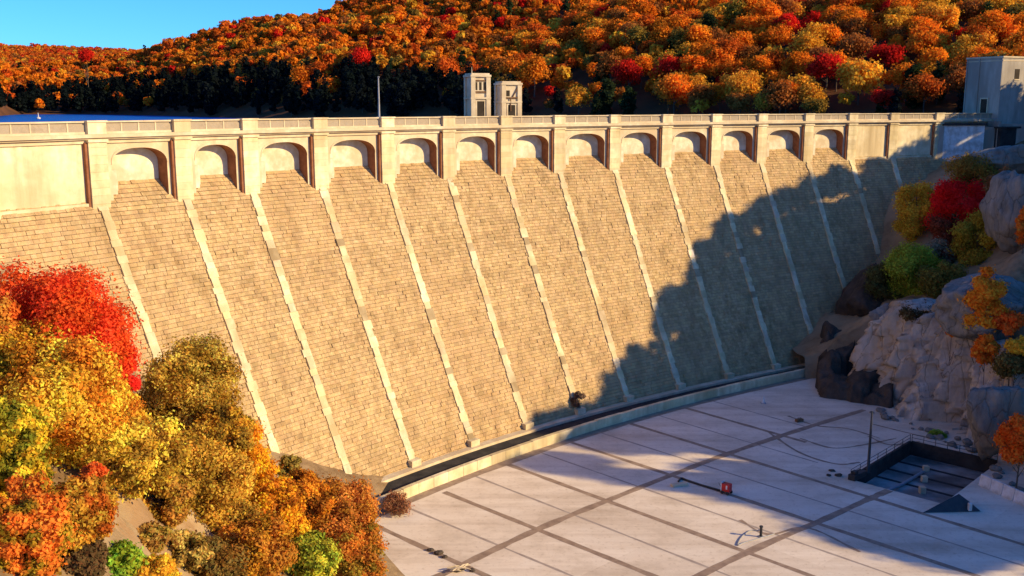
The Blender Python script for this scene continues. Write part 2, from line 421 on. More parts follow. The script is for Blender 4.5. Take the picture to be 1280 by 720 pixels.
# ------------------------------------------------------------------ near trees: name, place and size of each crown, leaf colour
NT = [
 ('maple_tree', 76, 424, 73, 94, 98, (0.80, 0.07, 0.022), 'large scarlet maple rising above the yellow trees at the left', 1, dict(n=42000, color2=(0.84, 0.13, 0.025), blobs=80)),
 ('maple_tree', 145, 470, 74, 30, 42, (0.66, 0.03, 0.02), 'small deep red maple leaning out right of the large scarlet maple', 2, dict(n=9000, blobs=30)),
 ('autumn_tree', -4, 420, 68, 30, 50, (0.45, 0.2, 0.03), 'olive orange tree at the left edge beside the scarlet maple', 3, dict(color2=(0.6, 0.12, 0.02), n=14000)),
 ('autumn_tree', 70, 505, 66, 84, 80, (0.66, 0.40, 0.04), 'broad amber tree with yellow patches below the scarlet maple', 4, dict(n=36000, color2=(0.66, 0.25, 0.025), blobs=70)),
 ('autumn_tree', 14, 560, 60, 45, 75, (0.58, 0.40, 0.03), 'yellow green tree at the left edge below the amber tree', 5, dict(n=20000, color2=(0.33, 0.3, 0.03))),
 ('autumn_tree', 236, 492, 86, 66, 68, (0.46, 0.32, 0.055), 'rounded olive brown tree standing in front of the second pale rib', 6, dict(n=30000, color2=(0.40, 0.23, 0.03), blobs=60)),
 ('autumn_tree', 160, 560, 68, 66, 60, (0.62, 0.43, 0.05), 'mixed yellow and olive tree between the amber and olive brown trees', 7, dict(n=26000, color2=(0.42, 0.24, 0.035), blobs=60)),
 ('autumn_sapling', 118, 590, 60, 13, 15, (0.60, 0.12, 0.025), 'small orange red sapling in front of the yellow and olive tree', 8, dict(n=5000, blobs=20)),
 ('autumn_tree', 250, 590, 78, 60, 52, (0.46, 0.28, 0.04), 'brownish olive tree between the bare soil and the golden tree', 9, dict(n=22000, color2=(0.5, 0.3, 0.04))),
 ('autumn_tree', 300, 585, 85, 46, 54, (0.74, 0.36, 0.02), 'golden yellow tree in front of the foot of the third rib', 10, dict(n=26000, color2=(0.72, 0.28, 0.02))),
 ('autumn_tree', 345, 640, 82, 40, 42, (0.72, 0.33, 0.02), 'low golden orange tree between the golden tree and the brown tree', 11, dict(n=18000, color2=(0.5, 0.17, 0.02))),
 ('autumn_tree', 420, 652, 88, 50, 56, (0.44, 0.18, 0.035), 'russet brown tree nearest to the paved apron', 12, dict(n=26000, color2=(0.5, 0.22, 0.03))),
 ('leafy_bush', 388, 700, 80, 34, 34, (0.42, 0.40, 0.04), 'lime green bush at the bottom in front of the russet brown tree', 13, dict(n=14000, color2=(0.25, 0.28, 0.03), cat='bush', group='bushes in the left foreground')),
 ('autumn_tree', 36, 660, 54, 52, 62, (0.60, 0.17, 0.025), 'orange tree in the bottom left corner', 14, dict(n=26000, color2=(0.45, 0.30, 0.03))),
 ('autumn_tree', 95, 640, 58, 42, 42, (0.42, 0.24, 0.03), 'olive gold tree just right of the bottom left orange tree', 15, dict(n=18000, color2=(0.5, 0.13, 0.02))),
 ('leafy_bush', 148, 706, 60, 34, 26, (0.18, 0.30, 0.03), 'bright green bush at the bottom beside the bare soil', 16, dict(n=13000, color2=(0.32, 0.38, 0.03), cat='bush', group='bushes in the left foreground')),
 ('leafy_bush', 108, 700, 57, 26, 26, (0.10, 0.06, 0.025), 'dark brown bush left of the bright green bush', 17, dict(n=9000, cat='bush', group='bushes in the left foreground')),
 ('leafy_bush', 195, 716, 60, 26, 20, (0.62, 0.34, 0.03), 'yellow orange bush right of the bright green bush at the bottom', 18, dict(n=8000, cat='bush', group='bushes in the left foreground')),
 ('leafy_bush', 262, 706, 70, 40, 30, (0.16, 0.11, 0.03), 'dark olive bush at the bottom right of the bare soil', 19, dict(n=12000, color2=(0.3, 0.15, 0.03), cat='bush', group='bushes in the left foreground')),
 ('autumn_tree', 320, 690, 74, 46, 40, (0.40, 0.17, 0.025), 'copper tree at the bottom between the dark olive and lime green bushes', 20, dict(n=18000, color2=(0.6, 0.3, 0.03))),
 ('leafy_bush', 300, 535, 92, 22, 14, (0.30, 0.20, 0.03), 'thin olive bush poking out right of the rounded olive brown tree', 21, dict(n=4500, cat='bush', group='bushes in the left foreground')),
 ('leafy_bush', 362, 590, 96, 16, 22, (0.26, 0.18, 0.04), 'small olive bush at the foot of the third rib', 22, dict(n=4500, cat='bush', group='bushes in the left foreground')),
 ('leafy_bush', 190, 672, 66, 22, 16, (0.30, 0.17, 0.04), 'small brown bush in the middle of the bare soil', 71, dict(n=5000, color2=(0.4, 0.28, 0.05), cat='bush', group='bushes in the left foreground')),
 ('leafy_bush', 285, 650, 78, 36, 26, (0.44, 0.28, 0.04), 'dull gold bush right of the bare soil below the brownish olive tree', 72, dict(n=9000, color2=(0.3, 0.16, 0.03), cat='bush', group='bushes in the left foreground')),
 ('autumn_tree', 30, 450, 68, 50, 50, (0.66, 0.34, 0.03), 'orange amber tree below the olive orange tree at the left edge', 61, dict(n=20000, color2=(0.5, 0.33, 0.03))),
 ('autumn_tree', 195, 625, 72, 44, 34, (0.36, 0.19, 0.035), 'low brown olive tree right above the bare soil', 62, dict(n=14000, color2=(0.5, 0.3, 0.04))),
 ('autumn_tree', 130, 525, 72, 50, 46, (0.62, 0.40, 0.04), 'olive gold tree under the deep red maple', 63, dict(n=20000, color2=(0.58, 0.2, 0.025))),
 ('autumn_tree', 8, 640, 60, 34, 44, (0.62, 0.36, 0.03), 'yellow tree at the left edge above the bottom left orange tree', 64, dict(n=14000, color2=(0.6, 0.15, 0.02))),
 ('autumn_tree', 282, 540, 82, 34, 34, (0.5, 0.28, 0.03), 'small gold tree behind the golden yellow tree', 65, dict(n=12000, color2=(0.33, 0.2, 0.03))),
 ('autumn_tree', 380, 625, 86, 34, 34, (0.56, 0.22, 0.02), 'orange brown tree between the golden orange and russet brown trees', 66, dict(n=14000, color2=(0.36, 0.13, 0.02))),
 ('autumn_tree', 440, 700, 84, 44, 40, (0.42, 0.16, 0.025), 'rust tree at the bottom edge beside the apron', 67, dict(n=18000, color2=(0.34, 0.22, 0.03))),
 ('leafy_bush', 230, 690, 68, 30, 22, (0.46, 0.33, 0.08), 'dry yellow bush on the right side of the bare soil', 68, dict(n=7000, color2=(0.25, 0.15, 0.03), cat='bush', group='bushes in the left foreground')),
]
RT = [
 ('autumn_tree', 1146, 262, 198, 26, 40, (0.50, 0.30, 0.03), 'tall yellow olive tree against the shaded dam face', 31, dict(n=9000)),
 ('maple_tree', 1196, 262, 190, 34, 40, (0.72, 0.02, 0.02), 'deep red tree in the shade beside the tall yellow olive tree', 32, dict(n=12000)),
 ('autumn_tree', 1216, 222, 196, 30, 26, (0.24, 0.15, 0.03), 'brown olive tree below the abutment, behind the deep red tree', 33, dict(n=8000)),
 ('autumn_tree', 1222, 300, 178, 26, 38, (0.34, 0.24, 0.03), 'olive tree right of and below the deep red tree', 34, dict(n=9000)),
 ('leafy_tree', 1142, 338, 180, 34, 32, (0.26, 0.30, 0.035), 'rounded green tree on the cliff top against the dam', 35, dict(n=12000)),
 ('leafy_bush', 1108, 352, 182, 22, 26, (0.09, 0.09, 0.03), 'dark green bush left of the rounded green tree', 36, dict(n=6000, cat='bush')),
 ('autumn_tree', 1172, 322, 184, 20, 30, (0.22, 0.18, 0.12), 'greyish bare looking tree right of the rounded green tree', 37, dict(n=5000)),
 ('autumn_tree', 1180, 352, 172, 28, 22, (0.16, 0.14, 0.03), 'dark olive tree below the greyish tree', 38, dict(n=7000)),
 ('autumn_tree', 1185, 300, 186, 26, 34, (0.20, 0.05, 0.025), 'dark wine red tree under the deep red tree', 39, dict(n=8000)),
 ('autumn_tree', 1252, 232, 182, 18, 30, (0.2, 0.1, 0.04), 'thin brown tree left of the big dark boulder', 40, dict(n=4500)),
 ('autumn_tree', 1232, 374, 142, 27, 40, (0.80, 0.22, 0.02), 'bright orange conical tree on the rock slab', 41, dict(n=11000, conic=0.75)),
 ('leafy_bush', 1258, 402, 140, 16, 14, (0.78, 0.12, 0.02), 'orange red bush at the right foot of the orange conical tree', 42, dict(n=4000, cat='bush')),
 ('leafy_bush', 1193, 408, 148, 12, 9, (0.78, 0.2, 0.02), 'small orange bush on the cliff top left of the orange conical tree', 43, dict(n=2600, cat='bush')),
 ('leafy_bush', 1232, 437, 138, 13, 17, (0.76, 0.18, 0.02), 'upright orange bush on the cliff edge below the conical tree', 44, dict(n=3600, cat='bush')),
 ('leafy_bush', 1273, 432, 134, 14, 9, (0.55, 0.32, 0.03), 'yellow bush on the cliff top at the right edge', 45, dict(n=2600, cat='bush')),
 ('leafy_bush', 1276, 546, 118, 24, 30, (0.72, 0.14, 0.02), 'orange red bush at the right edge beside the tall boulder', 46, dict(n=8000, cat='bush')),
 ('autumn_tree', 1281, 280, 160, 10, 26, (0.7, 0.16, 0.02), 'orange tree cut by the right edge before the big dark boulder', 47, dict(n=3000)),
 ('leafy_bush', 1262, 455, 134, 22, 10, (0.14, 0.1, 0.03), 'low dark bush on the cliff edge at the right', 48, dict(n=3500, cat='bush')),
 ('leafy_bush', 1172, 545, 140, 9, 5, (0.2, 0.3, 0.04), 'tiny green bush among the stones at the foot of the cliff', 49, dict(n=1200, cat='bush')),
 ('leafy_bush', 1150, 392, 160, 26, 8, (0.10, 0.07, 0.03), 'low dark brush along the cliff top below the dark olive tree', 50, dict(n=4000, cat='bush')),
]

def _pt(t, k):
    p = at(t[1], t[2], t[3]); dep = t[3] * math.cos(PITCH) + (CAMZ - p.z) * math.sin(PITCH)
    return (p.x, p.y, p.z - t[5] * dep / FPX * k)
NT_PTS = [_pt(t, 0.95) for t in NT]
RT_PTS = [_pt(t, 0.9) for t in RT if t[2] < 500]

# ------------------------------------------------------------------ terrain
def rbf(points):
    P = np.array(points, float); X = P[:, :2]
    n = len(P)
    r = np.sqrt(((X[:, None] - X[None]) ** 2).sum(-1))
    A = np.zeros((n + 3, n + 3)); A[:n, :n] = r + np.eye(n) * -2.0
    A[:n, n] = 1; A[:n, n + 1:] = X; A[n, :n] = 1; A[n + 1:, :n] = X.T
    b = np.concatenate([P[:, 2], [0, 0, 0]])
    w = np.linalg.solve(A, b)
    def f(x, y):
        x = np.asarray(x, float); y = np.asarray(y, float)
        out = w[n] + w[n + 1] * x + w[n + 2] * y
        for k in range(n):
            out = out + w[k] * np.sqrt((x - X[k, 0]) ** 2 + (y - X[k, 1]) ** 2)
        return out
    return f
def fbm(x, y, s, seed=0, o=4):
    return noise.fractal(Vector((x * s + seed, y * s - seed, seed * 1.7)), 1.0, 2.0, o)
def grid(name, xs, ys, fz, material, kind='structure', smooth=True, label=None):
    X, Y = np.meshgrid(xs, ys); Z = fz(X, Y)
    V = np.stack([X.ravel(), Y.ravel(), Z.ravel()], 1)
    nx, ny = len(xs), len(ys)
    i, j = np.meshgrid(np.arange(nx - 1), np.arange(ny - 1)); a = (j * nx + i).ravel()
    F = np.stack([a, a + 1, a + nx + 1, a + nx], 1)
    o = bpy.data.objects.new(name, np_mesh(name, V, F, material, smooth=smooth)); col.objects.link(o)
    o['kind'] = kind; return o
def vfbm(X, Y, s, seed=0):
    f = np.vectorize(lambda x, y: fbm(x, y, s, seed)); return f(X, Y)

LEFT = rbf(NT_PTS + [(-12, 100, -.6), (-8, 80, -.6), (-3, 60, 0), (8, 40, 0), (-17, 113, -.3), (-20, 92, 4), (-25.6, 70, 16.3), (-33, 100, 12),
            (-38, 110, 15), (-45, 95, 26), (-48, 106, 26), (-35, 58, 27), (-27, 55, 21), (-20, 60, 13), (-15, 70, 6.5), (-50, 70, 33),
            (-60, 90, 40), (-60, 104, 43), (-72, 110, 48), (-15, 45, 13), (-80, 80, 52), (-60, 40, 44), (-30, 30, 30), (-110, 100, 60), (-22, 104, 2), (-100, 20, 60), (-10, 0, 22), (10, 10, 8), (30, 0, 5), (-120, 150, 62),
            (0, 90, -2), (10, 70, -2), (20, 50, -2), (40, 20, -2), (-10, 112, -2)])
def left_z(X, Y): return np.maximum(LEFT(X, Y), -1.5)
def left_zn(X, Y):
    n = vfbm(X, Y, 0.16, 3) * 0.8 + vfbm(X, Y, 0.6, 5) * 0.25
    return left_z(X, Y) + n * np.clip((LEFT(X, Y)) / 3, 0, 1)
grid('left_slope', np.arange(-160, 45, 1.5), np.arange(-30, 128, 1.5), left_zn, 'soil')

# right hillside with the off-frame ridge that shades the valley
RB = rbf(RT_PTS + [(61, 156, 13.3), (66, 144, 12.8), (68.5, 137, 12), (68, 122, 10), (71, 108, 8), (76, 96, 5), (55, 184, 5), (59, 178, 6), (65, 191, 8), (75, 201, 16), (77, 208, 27), (88, 217, 33.2), (95, 220, 34.2),
          (75, 165, 15.5), (80, 175, 18.5), (85, 190, 24), (92, 205, 30.5), (70, 175, 14), (62, 172, 9), (57, 168, 5), (85, 150, 18), (92, 165, 25), (100, 180, 30), (108, 200, 34.5), (120, 215, 38),
          (84, 132, 15), (90, 115, 15), (100, 140, 26), (95, 100, 12), (120, 160, 40), (130, 120, 38), (110, 70, 6), (95, 60, 2), (140, 220, 46), (160, 180, 50), (105, 232, 38), (90, 230, 36), (60, 120, 0), (62, 100, 0), (70, 80, 0)])
def cu(X, Y): return X * -SY + Y * SX, X * SX + Y * SY      # across / along the sun direction
R1 = 104.0
# (c, needed u, z) of the shadow's edge on the dam and the apron -> height of the ridge
_edge = [(13.4, 152.2, .4), (14.8, 156.2, 4.7), (21.5, 162.7, 6.9), (24.9, 169, 13), (30.1, 176.3, 19.2), (35.5, 183, 24.6), (40.1, 187.9, 28.3), (48.2, 194.4, 31.2), (57.7, 200.9, 33.3), (72.9, 210.5, 36.2), (84, 217, 38.2), (96.5, 226.2, 45.0), (106, 232, 49)]
_cc, _hh = [], []
EDGE_C = cu(21, 120)[0] - 1.0
for x, y, z in _edge:
    c_, u_ = cu(x, y); _cc.append(c_); _hh.append(z + (R1 - u_) * TAN_EL)
_cc = [50, 95, 104, 107, 108.7, 110.8, 113.7, 117, 120.4, 122.5, 125.5, 127, 128.5, 131.5, 134, 137, 142] + _cc + [272, 290, 305]
_hh = [4, 16, 22, 32, 35, 40, 41.5, 43, 49, 57, 60, 55, 46, 45, 52, 59, 59] + _hh + [64, 45, 35]
_o = np.argsort(_cc); _cc = np.array(_cc)[_o]; _hh = np.array(_hh)[_o]
TREE_ADD = 9.0
def ridge1(X, Y):
    c, u = cu(X, Y)
    h = np.interp(c, _cc, _hh) - TREE_ADD
    g = np.where(u < R1, np.exp(-((u - R1) / 30) ** 2), np.exp(-((u - R1) / 160) ** 2))
    return h * g, g
def right_z(X, Y):
    h, g = ridge1(X, Y)
    b = np.maximum(RB(X, Y), -2.0)
    z = np.where(g > 0.02, np.maximum(b * (1 - g) + h, np.minimum(b, h + 999 * (g < 0.3))), b)
    xb = np.interp(Y, [84, 96, 107, 118, 128, 136.5, 143, 149.5, 156, 162, 168, 172], [84, 75, 70, 68.5, 68, 67.5, 65.5, 63, 61, 60.5, 61.5, 62])
    return np.where((Y < 171) & (X < xb + 8.5), -2.2, z)
def right_zn(X, Y):
    b = right_z(X, Y)
    return b + (vfbm(X, Y, 0.09, 13) * 1.6 + vfbm(X, Y, 0.35, 7) * 0.55) * np.clip(b / 5, 0, 1)
def damside(X, Y):
    # keep the hill out of the dam body: lower ground behind the crest's front line
    return X * 0
grid('right_hillside', np.concatenate([np.arange(52, 130, 1.2), np.arange(130, 420, 5)]), np.concatenate([np.arange(20, 240, 1.3), ]), right_zn, 'soil')

# hill across the reservoir, laid out around the valley by bearing
TB = [(-500, 430, 60, 650), (-160, 380, 40, 620), (-60, 400, 50, 600), (-15, 520, 80, 700), (15, 690, 82, 930), (100, 690, 78, 980), (160, 640, 66, 930), (200, 600, 52, 900), (260, 540, 38, 880), (330, 480, 20, 850), (400, 440, 9, 820),
      (500, 410, -16, 790), (640, 375, -45, 740), (800, 335, -62, 680), (1000, 298, -80, 620), (1280, 268, -90, 570), (1600, 262, -90, 560), (2400, 262, -70, 600)]
TBp = np.array(TB, float)
def bearing(X, Y): return 640 + FPX * X / np.maximum(Y, 1.0) / math.cos(PITCH) * 1.0
# unseen mountain added to the right, out of frame, so its shadow lies over the lower left shore
R2 = 125.0
_b2 = []
for px_, py_ in ((640, 118), (600, 104), (500, 92), (400, 88), (330, 86), (260, 96), (180, 104), (100, 108), (30, 112)):
    D = np.interp(px_, TBp[:, 0], TBp[:, 1]) + 25
    p = at(px_, py_, D); c_, u_ = cu(p.x, p.y); _b2.append((c_, p.z + (R2 - u_) * TAN_EL))
_b2.sort(); 
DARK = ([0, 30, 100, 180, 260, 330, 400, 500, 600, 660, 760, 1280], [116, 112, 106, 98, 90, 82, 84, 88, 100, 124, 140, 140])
C2 = np.array([_b2[0][0] - 30, _b2[0][0] - 12] + [b[0] for b in _b2] + [_b2[-1][0] + 80]); H2 = np.array([0, 60] + [b[1] for b in _b2] + [_b2[-1][1]])
def _cap():
    cc, hh = [], []
    for px_ in range(0, 1300, 20):
        for D in range(300, 900, 20):
            Ds, yr, Dr = (np.interp(px_, TBp[:, 0], TBp[:, k]) for k in (1, 2, 3))
            if not (Ds < D < Dr): continue
            b = (360 - yr) / FPX; Zr = CAMZ + Dr * (-math.sin(PITCH) + b * math.cos(PITCH)) / (math.cos(PITCH) + b * math.sin(PITCH)) - 11
            z = ZW + (Zr - ZW) * ((D - Ds) / (Dr - Ds)) ** 0.9 + 11
            x = (px_ - 640) / FPX * D * math.cos(PITCH); q = px_of(x, D, z)[1]
            if q < np.interp(px_, *DARK) - 4:
                c_, u_ = cu(x, D); cc.append(c_); hh.append(z + (R2 - u_) * TAN_EL - 3)
    return np.array(cc), np.array(hh)
_c, _h = _cap()
for i_ in range(len(C2)):
    near = np.abs(_c - C2[i_]) < 14
    if near.any(): H2[i_] = min(H2[i_], _h[near].min())
H2 = np.maximum(H2, 30)
def hill_z(X, Y):
    bx = bearing(X, Y); D = Y
    Ds = np.interp(bx, TBp[:, 0], TBp[:, 1]); yr = np.interp(bx, TBp[:, 0], TBp[:, 2]); Dr = np.interp(bx, TBp[:, 0], TBp[:, 3])
    b = (360 - yr) / FPX
    Zr = CAMZ + Dr * (-math.sin(PITCH) + b * math.cos(PITCH)) / (math.cos(PITCH) + b * math.sin(PITCH)) - 11
    t = (D - Ds) / (Dr - Ds)
    z = np.where(t < 0, ZW + t * 30, ZW + (Zr - ZW) * np.clip(t, 0, 1) ** 0.9)
    z = np.where(t > 1, Zr - (t - 1) * 60, z)
    c, u = cu(X, Y)
    h2 = np.interp(c, C2, H2)
    g = np.exp(-((u - R2) / 42) ** 2)
    z = np.where(g > 0.01, np.maximum(z, h2 * g), z)
    return np.maximum(z, ZW - 12)
def hill_zn(X, Y):
    z = hill_z(X, Y)
    return z + (vfbm(X, Y, 0.012, 21) * 9 + vfbm(X, Y, 0.05, 31) * 2.0) * np.clip((z - ZW) / 30, 0, 1)
grid('hillside', np.arange(-640, 620, 9), np.arange(241, 1080, 9), hill_zn, 'litter')
def far_z(X, Y):
    bx = bearing(X, Y)
    yr = np.interp(bx, [-600, 0, 60, 170, 260, 500], [60, 55, 56, 60, 64, 70]); b = (360 - yr) / FPX
    Dr = 2050.
    Zr = CAMZ + Dr * (-math.sin(PITCH) + b * math.cos(PITCH)) / (math.cos(PITCH) + b * math.sin(PITCH)) - 10
    t = np.clip((Y - 1150) / (Dr - 1150), 0, 1)
    return np.where(Y > Dr, Zr - (Y - Dr) * .2, ZW - 3 + (Zr - ZW) * t ** 0.9)
grid('far_hill', np.arange(-1800, 200, 30), np.arange(1120, 2500, 30), far_z, 'litter')

# large base ground and the water
mb = MB(); mb.quad((-6000, -3000, -2.2), (6000, -3000, -2.2), (6000, 9000, -2.2), (-6000, 9000, -2.2)); g = mb.build('valley_ground', 'soil'); g['kind'] = 'structure'
pts = [dam(s, -8.3, ZW) for s in np.arange(-118, 258, 8)]
poly = pts + [(700, 300, ZW), (700, 1300, ZW), (-1500, 1300, ZW), (-1500, 20, ZW)]
mb = MB(); mb.poly(poly); w = mb.build('reservoir_water', 'water'); w['kind'] = 'structure'

# ------------------------------------------------------------------ apron
def catmull(P, n=8):
    P = [Vector(p).to_2d() if len(p) == 3 else Vector(p) for p in P]; Q = [P[0] * 2 - P[1]] + P + [P[-1] * 2 - P[-2]]; out = []
    for i in range(1, len(Q) - 2):
        for k in range(n):
            t = k / n; a, b, c, d = Q[i - 1], Q[i], Q[i + 1], Q[i + 2]
            out.append(0.5 * ((2 * b) + (c - a) * t + (2 * a - 5 * b + 4 * c - d) * t * t + (3 * b - a - 3 * c + d) * t ** 3))
    out.append(P[-1]); return out
edge = [dam(s, ow(s) - 0.02, 0)[:2] for s in np.arange(0, 143, 4)]
outer = edge + [(58, 172), (57, 165), (64, 158), (70, 147), (72, 130), (74, 112), (90, 90), (95, 50), (60, 30), (20, 30), (-14, 45), (-16, 70), (-22, 92), (-26, 112)]
PIT = [on_z(1058, 602), on_z(1136, 556), on_z(1250, 580), on_z(1190, 617)]
PIT = [Vector((44.0, 122.6, 0)), Vector((57.2, 136.6, 0)), Vector((65.6, 128.6, 0)), Vector((52.4, 114.6, 0))]
tp = [Vector((x, y, 0)) for x, y in outer]
tri = tessellate_polygon([tp, PIT])
allp = tp + PIT
mb = MB()
for t3 in tri: mb.poly([allp[i] for i in t3])
ap = mb.build('apron', 'apron'); ap['kind'] = 'structure'
# fix normals upward
for f in ap.data.polygons:
    pass

def strip(mb, pts, w, z=0.004, jit=0.0, seed=0):
    rng = random.Random(seed)
    L = []
    for i, p in enumerate(pts):
        d = (pts[min(i + 1, len(pts) - 1)] - pts[max(i - 1, 0)]).normalized(); n = Vector((-d.y, d.x))
        ww = w * (1 + rng.uniform(-jit, jit))
        L.append((p + n * ww / 2, p - n * ww / 2))
    for a, b in zip(L[:-1], L[1:]):
        mb.quad((a[1].x, a[1].y, z), (b[1].x, b[1].y, z), (b[0].x, b[0].y, z), (a[0].x, a[0].y, z))
A = catmull([(-24, 78), (-6.6, 96.8), (2.9, 107.2), (11.4, 115.4), (20, 123.4), (28.9, 131.4), (42, 142), (56, 152.6)])
Bl = catmull([(5, 82), (19, 95.5), (27.6, 103), (36, 109.6), (43.5, 115.8), (47.5, 119)])
mb = MB(); strip(mb, A, 1.05, 0.012, 0.18, 1); strip(mb, Bl, 1.0, 0.012, 0.18, 2)
j = mb.build('long_pavement_joint', 'joint'); j['kind'] = 'structure'
mb = MB(); mb2 = MB()
alongA = catmull([(-24, 78), (-6.6, 96.8), (2.9, 107.2), (11.4, 115.4), (20, 123.4), (28.9, 131.4), (42, 142), (56, 152.6)], 40)
# crossings measured along A
def walk(P, s):
    acc = 0
    for a, b in zip(P[:-1], P[1:]):
        l = (b - a).length
        if acc + l >= s: return a + (b - a) * ((s - acc) / l), (b - a).normalized()
        acc += l
    return P[-1], (P[-1] - P[-2]).normalized()
def arclen(P, q):
    acc = 0; best = (1e9, 0)
    for a, b in zip(P[:-1], P[1:]):
        d = (a - q).length
        if d < best[0]: best = (d, acc)
        acc += (b - a).length
    return best[1]
s1 = arclen(alongA, Vector((2.9, 107.2))); s2 = arclen(alongA, Vector((11.6, 115.6)))
ds = s2 - s1
for k in range(-3, 10):
    s = s1 + ds * k / 2 * 1.0 + (0.12 * k if k > 2 else 0)
    p, t = walk(alongA, max(0, s)); d = Vector((t.y, -t.x))
    d = (d * 0.55 + Vector((0.705, -0.709)) * 0.45).normalized()
    a = p - d * 30; 
    # stop at the channel wall
    Lp = []
    for q in np.arange(-22, 62, 2.0):
        pt = p + d * q
        off_ok = True
        # distance beyond the wall
        dd = np.hypot(CX - pt.x, CY - pt.y); i = int(dd.argmin())
        if dd[i] < ow(SS[i]) + 0.25: continue
        if k >= 5 and q > 0:
            # stop before pit / cliff
            if pt.x > 42.5 + (0 if pt.y < 112 else 0) and 111 < pt.y < 150 and pt.x + pt.y > 165.5: break
        if pt.x > 70: break
        Lp.append(pt)
    if len(Lp) > 1:
        if k % 2 == 0: strip(mb, Lp, 0.78, 0.008, 0.2, k)
        else: strip(mb2, Lp, 0.34, 0.008, 0.3, k)
j = mb.build('cross_pavement_joint', 'joint'); j['kind'] = 'structure'
j = mb2.build('thin_pavement_joint', 'joint2'); j['kind'] = 'structure'
mb = MB(); strip(mb, [Vector(dam(s, ow(s) + 0.75, 0)[:2]) for s in np.arange(0, 141, 3)], 1.4, 0.016, 0.12, 4)
j = mb.build('gutter_strip', 'joint'); j['kind'] = 'structure'
mb = MB()
for k_, L_ in enumerate((((985, 520), (1020, 532), (1060, 536), (1100, 548)), ((1000, 548), (1040, 560), (1080, 556), (1120, 548)), ((960, 540), (1000, 566), (1045, 580), (1075, 578)), ((1090, 530), (1130, 540), (1165, 548)), ((925, 650), (960, 668), (1010, 660), (1075, 690)), ((1085, 545), (1112, 556), (1150, 552)))):
    strip(mb, catmull([on_z(x, y).to_2d() for x, y in L_], 6), 0.4, 0.018, 0.5, 70 + k_)
j = mb.build('wet_streak', 'joint'); j['kind'] = 'structure'
# channel floor
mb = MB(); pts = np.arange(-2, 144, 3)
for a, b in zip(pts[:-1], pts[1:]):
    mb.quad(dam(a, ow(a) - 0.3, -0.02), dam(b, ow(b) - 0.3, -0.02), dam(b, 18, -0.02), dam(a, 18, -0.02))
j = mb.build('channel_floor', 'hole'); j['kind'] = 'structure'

# sunken basin
BAS = empty('sunken_basin', (PIT[0] + PIT[2]) / 2)
tag(BAS, 'dark walled sunken basin with slab floor cut in the apron beside the lamp post', 'basin')
BAS.location.z = 0
off = -Vector(BAS.location)
def bpart(mb, name, m_): 
    o = mb.build(name, m_, BAS); o.location = off; return o
mb = MB(); dz = -1.7
for i in range(4):
    a, b = PIT[i], PIT[(i + 1) % 4]
    mb.quad(a, b, b + Vector((0, 0, dz)), a + Vector((0, 0, dz)))
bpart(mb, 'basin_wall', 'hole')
mb = MB(); mb.quad(*[p + Vector((0, 0, dz)) for p in PIT]); bpart(mb, 'basin_floor', 'wetfloor')
mb = MB()
e1 = (PIT[2] - PIT[1]); e2 = (PIT[0] - PIT[1])
for k in range(1, 5):
    a = PIT[1] + e2 * (k / 5) ; b = a + e1
    n = e2.normalized() * 0.35
    mb.quad(a - n + Vector((0, 0, dz + .006)), b - n + Vector((0, 0, dz + .006)), b + n + Vector((0, 0, dz + .006)), a + n + Vector((0, 0, dz + .006)))
bpart(mb, 'floor_joint', 'hole')
mb = MB()
for i, (a, b) in enumerate(((PIT[0], PIT[1]), (PIT[1], PIT[2]))):
    d = (b - a).normalized(); n = Vector((-d.y, d.x, 0)) * 0.35
    mb.hexa([a, b, b + n, a + n, a + Vector((0, 0, .35)), b + Vector((0, 0, .35)), b + n + Vector((0, 0, .35)), a + n + Vector((0, 0, .35))])
bpart(mb, 'coping', 'hole')
mb = MB()
for a_, b_ in ((PIT[0], PIT[1]), (PIT[1], PIT[2])):
    nrm = Vector((-(b_ - a_).y, (b_ - a_).x, 0)).normalized() * 0.18
    for k in range(8):
        q = a_.lerp(b_, k / 7) + nrm; mb.tube([q + Vector((0, 0, .35)), q + Vector((0, 0, 1.35))], [.045, .045], 5)
    for hz in (.85, 1.33): mb.tube([a_ + nrm + Vector((0, 0, hz)), b_ + nrm + Vector((0, 0, hz))], [.035, .035], 5)
bpart(mb, 'guard_rail', 'black')
mb = MB(); q = PIT[0].lerp(PIT[3], .3); mb.tube([q + Vector((0, 0, -.2)), q + Vector((1.5, 1.3, -1.2)), q + Vector((5, 4.6, -1.45)), q + Vector((9.5, 9.0, -1.45))], [.22] * 4, 10); bpart(mb, 'drain_pipe', 'metal')
for k in range(3):
    mb = MB()
    p = PIT[1] + e2 * (0.25 + k * 0.22) + e1 * (0.35 + 0.12 * k)
    mb.box(p.x - .35, p.x + .35, p.y - .35, p.y + .35, dz + .01, dz + 0.7 + k * .1)
    bpart(mb, 'concrete_stub', 'trim')

